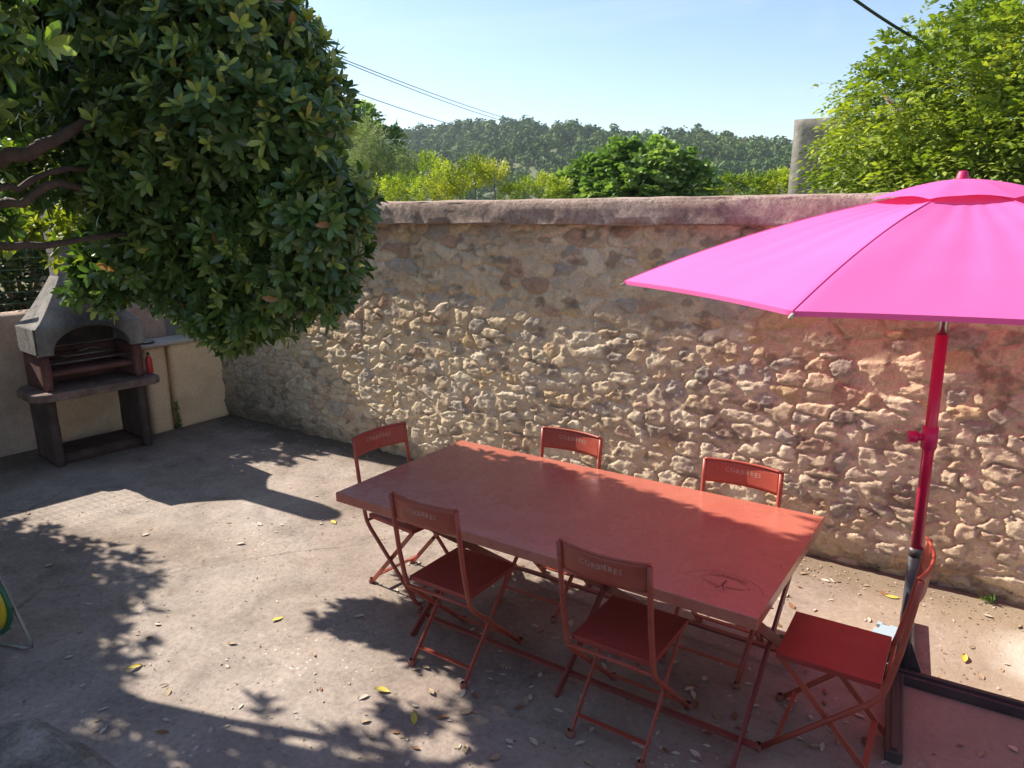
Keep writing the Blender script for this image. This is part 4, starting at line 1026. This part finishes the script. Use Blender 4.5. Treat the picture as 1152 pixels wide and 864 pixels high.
tree('distant_tree','mid green tree glimpsed between the branches at far left','tree',(-16,7,-.05),.2,None,lb,spray_cloud,n=1500,L=.18,mat='leaf_lime',per=7,stem=.35,droop=.2,TV=BROAD_V,TF=BROAD_F,wid=.8)

# ------------------------------------------------------------------ terrace parapet at the camera's feet
def ledge():
    x0,x1,y0,y1,z1=-1.30,2.2,.10,.425,1.35; n=10; r=.09; pts=[]
    for i in range(n+1):
        a=R(180)-R(90)*i/n; pts.append((x0+r+r*math.cos(a),y1-r+r*math.sin(a)))
    pts+= [(x0+.2+.03*i,y1) for i in range(0,110,2) if x0+.2+.03*i<x1]+[(x1,y1),(x1,y0),(x0,y0)]
    k=len(pts); vs=[];
    lev=[(0,0),(0,.5),(0,1.),(0,z1-.03),(.006,z1-.01),(.02,z1)]
    ctr=((x0+x1)/2,(y0+y1)/2)
    for ins,z in lev:
        for (x,y) in pts:
            h=(float(fbm(np.array([x*14+50]),np.array([y*14+z*9+50]),91,4)[0])-.5)*.02
            vs.append((x+(ins if x<ctr[0] else -ins)+h,y-(ins if y>ctr[1] else -ins)+h,z+(h if z>1 else 0)))
    fs=[(a*k+i,a*k+(i+1)%k,(a+1)*k+(i+1)%k,(a+1)*k+i) for a in range(len(lev)-1) for i in range(k)]
    fs+=[tuple((len(lev)-1)*k+i for i in range(k)),tuple(range(k-1,-1,-1))]
    o=MB().add(vs,fs).build('terrace_parapet','ledge_concrete',None)
    tag(o,'rough dark concrete ledge corner at the bottom left of the picture','parapet')
ledge()

# ------------------------------------------------------------------ hose reel at the left edge
def reel():
    root=empty('hose_reel',(-4.03,1.09,0),R(18),'yellow and green garden hose reel on a grey tube stand at left edge','hose reel')
    def disc(y,mat,name,r):
        vs=[];n=40; prof=[(.03,0),(r-.02,0),(r,.012),(r,.022),(r-.02,.024),(.03,.012)]
        fs=[]
        for rr,yy in prof:
            for k in range(n):
                a=2*PI*k/n; vs.append((rr*math.cos(a),y+yy,.26+rr*math.sin(a)))
        for i in range(len(prof)-1):
            for k in range(n): fs.append((i*n+k,i*n+(k+1)%n,(i+1)*n+(k+1)%n,(i+1)*n+k))
        return MB().add(vs,fs).build(name,mat,root,True)
    disc(-.11,'yellow_plastic','flange',.155); disc(.10,'yellow_plastic','flange',.155)
    for y in (-.105,.112):
        MB().tube([(.172*math.cos(2*PI*k/32),y+.005,.26+.172*math.sin(2*PI*k/32)) for k in range(33)],.013,8,False).build('rim','green_plastic',root,True)
    MB().tube([(0,-.13,.26),(0,.15,.26)],.03,14).build('axle','green_plastic',root,True)
    h=MB(); pts=[]
    for i in range(300):
        a=i*.42; pts.append(((.085+.012*(i//100))*math.cos(a),-.085+.17*((i%100)/100 if (i//100)%2==0 else 1-(i%100)/100),.26+(.085+.012*(i//100))*math.sin(a)))
    h.tube(pts,.008,6); h.build('hose','hose',root,True)
    for y in (-.15,.16):
        MB().tube([(-.14,y,.012),(.17,y,.012),(.21,y,.025),(.215,y,.06),(.15,y,.22),(.06,y,.46),(.0,y,.50),(-.06,y,.46),(-.13,y,.2),(-.17,y,.05),(-.14,y,.012)],.010,8).build('stand','post_grey',root,True)
    MB().tube([(0,-.15,.50),(0,.16,.50)],.010,8).build('handle','post_grey',root,True)
reel()

# ------------------------------------------------------------------ pale interlocking mat by the umbrella base
root=empty('foam_tile',(-.325,3.72,.0),R(-4),'pale blue jigsaw-edged foam tile on the ground behind the umbrella base','mat')
pts=[(-.075,-.2)]
def jig(a,b,k,s):
    out=[];a=Vector((*a,0));b=Vector((*b,0));d=b-a;n=Vector((-d.y,d.x,0)).normalized()
    for i in range(k):
        for t,o in ((.0,0),(.32,0),(.26,s),(.74,s),(.68,0)): q=a+d*((i+t)/k)+n*o; out.append((q.x,q.y))
    return out
pl=jig((-.085,-.2),(.085,-.2),2,.018)+jig((.085,-.2),(.085,.2),4,.018)+jig((.085,.2),(-.085,.2),2,.018)+jig((-.085,.2),(-.085,-.2),4,.018)
k=len(pl); MB().add([(x,y,.003) for x,y in pl]+[(x,y,.016) for x,y in pl],[tuple(range(k-1,-1,-1)),tuple(range(k,2*k))]+[(i,(i+1)%k,k+(i+1)%k,k+i) for i in range(k)]).build('tile_body','pale_foam',root)
gq=[(-.085,.03),(-.03,.03),(-.03,-.03),(.03,-.03),(.03,.02),(.085,.02)]
mg=MB()
for a,b in zip(gq[:-1],gq[1:]): mg.bar((*a,.0165),(*b,.0165),.007,.002)
mg.build('groove','foam_groove',root)

# ------------------------------------------------------------------ overhead cables
def cable(p0,p1,sag,r,mat,label):
    p0=Vector(p0);p1=Vector(p1); n=40; o=MB().tube([tuple(p0.lerp(p1,i/n)-Vector((0,0,4*sag*(i/n)*(1-i/n)))) for i in range(n+1)],r,6).build('overhead_cable',mat,None,True)
    tag(o,label,'cable')
cable(pix(330,78,y=13),pix(600,158,y=45),.35,.013,'cable_grey','lower thin overhead wire sloping down to the hill at left')
cable(pix(340,48,y=14),pix(650,150,y=60),.45,.013,'cable_grey','upper thin overhead wire, topmost of the twin pair above the hill')
cable(pix(340,50,y=14.3),pix(650,150,y=62),.62,.013,'cable_grey','second thin overhead wire running close under the topmost one')
cable(pix(905,-45,y=7),pix(1062,60,y=8.6),.05,.013,'cable_black','thick black overhead cable running into the lime tree at top right')

# ------------------------------------------------------------------ fallen leaves
def fallen_mesh(seed,mat):
    r=random.Random(seed); n=6; w=r.uniform(.16,.26); curl=r.uniform(.1,.5); tw_=r.uniform(-.3,.3); vs=[];fs=[]
    for i in range(n+1):
        t=i/n; ww=w*math.sin(PI*min(1,t*1.02+.02))**.8; z=.12*curl*math.sin(PI*t)+.12*(t*t)*curl
        for s in (-1,0,1):
            vs.append((s*ww+.08*math.sin(t*3)*tw_,t-.5,z+abs(s)*curl*.16+s*tw_*.05*t+.02))
    for i in range(n):
        for j in range(2): a=i*3+j; fs.append((a,a+1,a+4,a+3))
    me=bpy.data.meshes.new('fallen_leaf'); me.from_pydata(vs,[],fs); me.materials.append(M[mat])
    for p in me.polygons: p.use_smooth=True
    return me
pale=[fallen_mesh(i,'pale_leaf') for i in range(6)]+[fallen_mesh(20+i,'dry_leaf') for i in range(4)]
yel=[fallen_mesh(40+i,'yellow_leaf') for i in range(3)]; brn=[fallen_mesh(60+i,'brown_leaf') for i in range(3)]
def put(me,p,s,rz,lab,grp=None):
    o=bpy.data.objects.new('fallen_leaf',me); C.objects.link(o); o.location=(p[0],p[1],.002); o.scale=(s,s,s); o.rotation_euler=(random.uniform(-.15,.15),random.uniform(-.15,.15),rz); tag(o,lab,'leaf',grp)
for (px,py,lab) in ((312,697,'bright yellow fallen leaf in the middle of the sunlit floor'),(151,752,'bright yellow fallen leaf on the sunlit floor near the bottom left shade'),(1085,742,'bright yellow fallen leaf on sunlit ground right of the umbrella pole'),
                    (375,588,'small yellow fallen leaf below the left end chair'),(430,778,'yellow-green fallen leaf among branch shadows near the bottom'),(466,809,'ochre fallen leaf in the branch shadows at the bottom edge'),(1003,672,'yellow fallen leaf on the ground at the foot of the wall')):
    put(random.choice(yel),pix(px,py,z=0),.075,random.uniform(0,6),lab)
cnt=0
while cnt<285:
    px=random.uniform(0,1152); py=random.uniform(560,864) if random.random()<.85 else random.uniform(500,620)
    if random.random()<.4: px=random.uniform(440,1000); py=random.uniform(620,860)
    if py<470+ (px-265)*.2368+8: continue
    p=pix(px,py,z=0)
    if p[1]>4.4 or p[0]<-7: continue
    br=random.random()<.16
    put(random.choice(brn if br else pale),p,random.uniform(.026,.062),random.uniform(0,6.3),'brown curled fallen leaf on the patio floor' if br else 'pale dry fallen leaf on the patio floor','brown fallen leaves' if br else 'pale dry fallen leaves'); cnt+=1
# crumbs and litter collected along the wall feet
def litter():
    n=5200; t=rng.random(n)
    x=np.where(t<.35,rng.uniform(-6.8,3,n),np.where(t<.5,-7.3+np.abs(rng.normal(0,.28,n)),rng.uniform(-7,3,n)))
    y=np.where(t<.35,4.47-np.abs(rng.normal(0,.16,n)),np.where(t<.5,rng.uniform(1.,4.5,n),rng.uniform(.9,4.4,n)))
    P=np.stack([x,y,np.full(n,.004)],1); D=rand_dirs(n); D[:,2]*=.25; D=unit(D); Nn=unit(np.array([0,0,1.])+rand_dirs(n)*.5)
    L=rng.uniform(.006,.022,n); V,F,tt=leaves(P,D,Nn,L,SIMP_V*np.array([1.4,1,1]),SIMP_F,rng.random(n))
    V[:,2]=np.maximum(V[:,2],.002)
    m,nt_=newmat('litter'); at=nt_.nodes.new('ShaderNodeAttribute'); at.attribute_name='tint'; finish(nt_,rampf(nt_,at.outputs['Fac'],[(0,(.12,.08,.05)),(.5,(.32,.24,.16)),(1,(.55,.47,.38))]),.9); M['litter']=m
    o=fast_mesh('leaf_litter',V,F,'litter',tint=tt); o['kind']='stuff'; o['label']='crumbs of dry leaves and grit on the patio'; o['category']='litter'
litter()
# weeds along the wall foot
def weed(px,py,s,lab,y=None,xyz=None,tall=0.,n=26):
    p=pix(px,py,z=0) if xyz is None else np.array(xyz); 
    if y: p[1]=y
    P=np.tile(p,(n,1))+rng.normal(0,.012,(n,3))*np.array([1,.5,0]); P[:,2]=p[2]+tall*rng.random(n)**1.3; P[:,0]+=.02*(tall>0); D=unit(rand_dirs(n)*.8+np.array([0,-.25,1.])); Nn=unit(rand_dirs(n))
    V,F,t=leaves(P,D,Nn,s*rng.uniform(.5,1.2,n),SIMP_V*np.array([.5,1,1]),SIMP_F,rng.random(n))
    o=fast_mesh('weed',V,F,'leaf_weed',tint=t); tag(o,lab,'weed','weeds at the foot of the walls')
weed(989,640,.10,'small green weed at the foot of the stone wall, left of the umbrella pole')
weed(1112,677,.06,'tiny weed at the wall foot right of the umbrella pole')
weed(700,572,.07,'little weed at the wall foot behind the middle of the table')
weed(193,470,.055,'leafy weed growing up the dark joint of the yellow counter',xyz=(-6.885,3.94,.0),tall=.30,n=110)
weed(360,486,.07,'small weed at the wall foot left of the table')

# ------------------------------------------------------------------ air
hz=MB().box((0,520,38),(1900,1700,96)).build('haze',None); hz['kind']='stuff'; hz['label']='thin summer haze over the valley'; hz['category']='haze'
m=bpy.data.materials.new('haze'); m.use_nodes=True; nt=m.node_tree; nt.nodes.clear()
vp=nt.nodes.new('ShaderNodeVolumePrincipled'); vp.inputs['Color'].default_value=(.80,.88,1,1); vp.inputs['Density'].default_value=.00032; vp.inputs['Anisotropy'].default_value=.2
o=nt.nodes.new('ShaderNodeOutputMaterial'); nt.links.new(vp.outputs[0],o.inputs['Volume']); hz.data.materials.append(m)
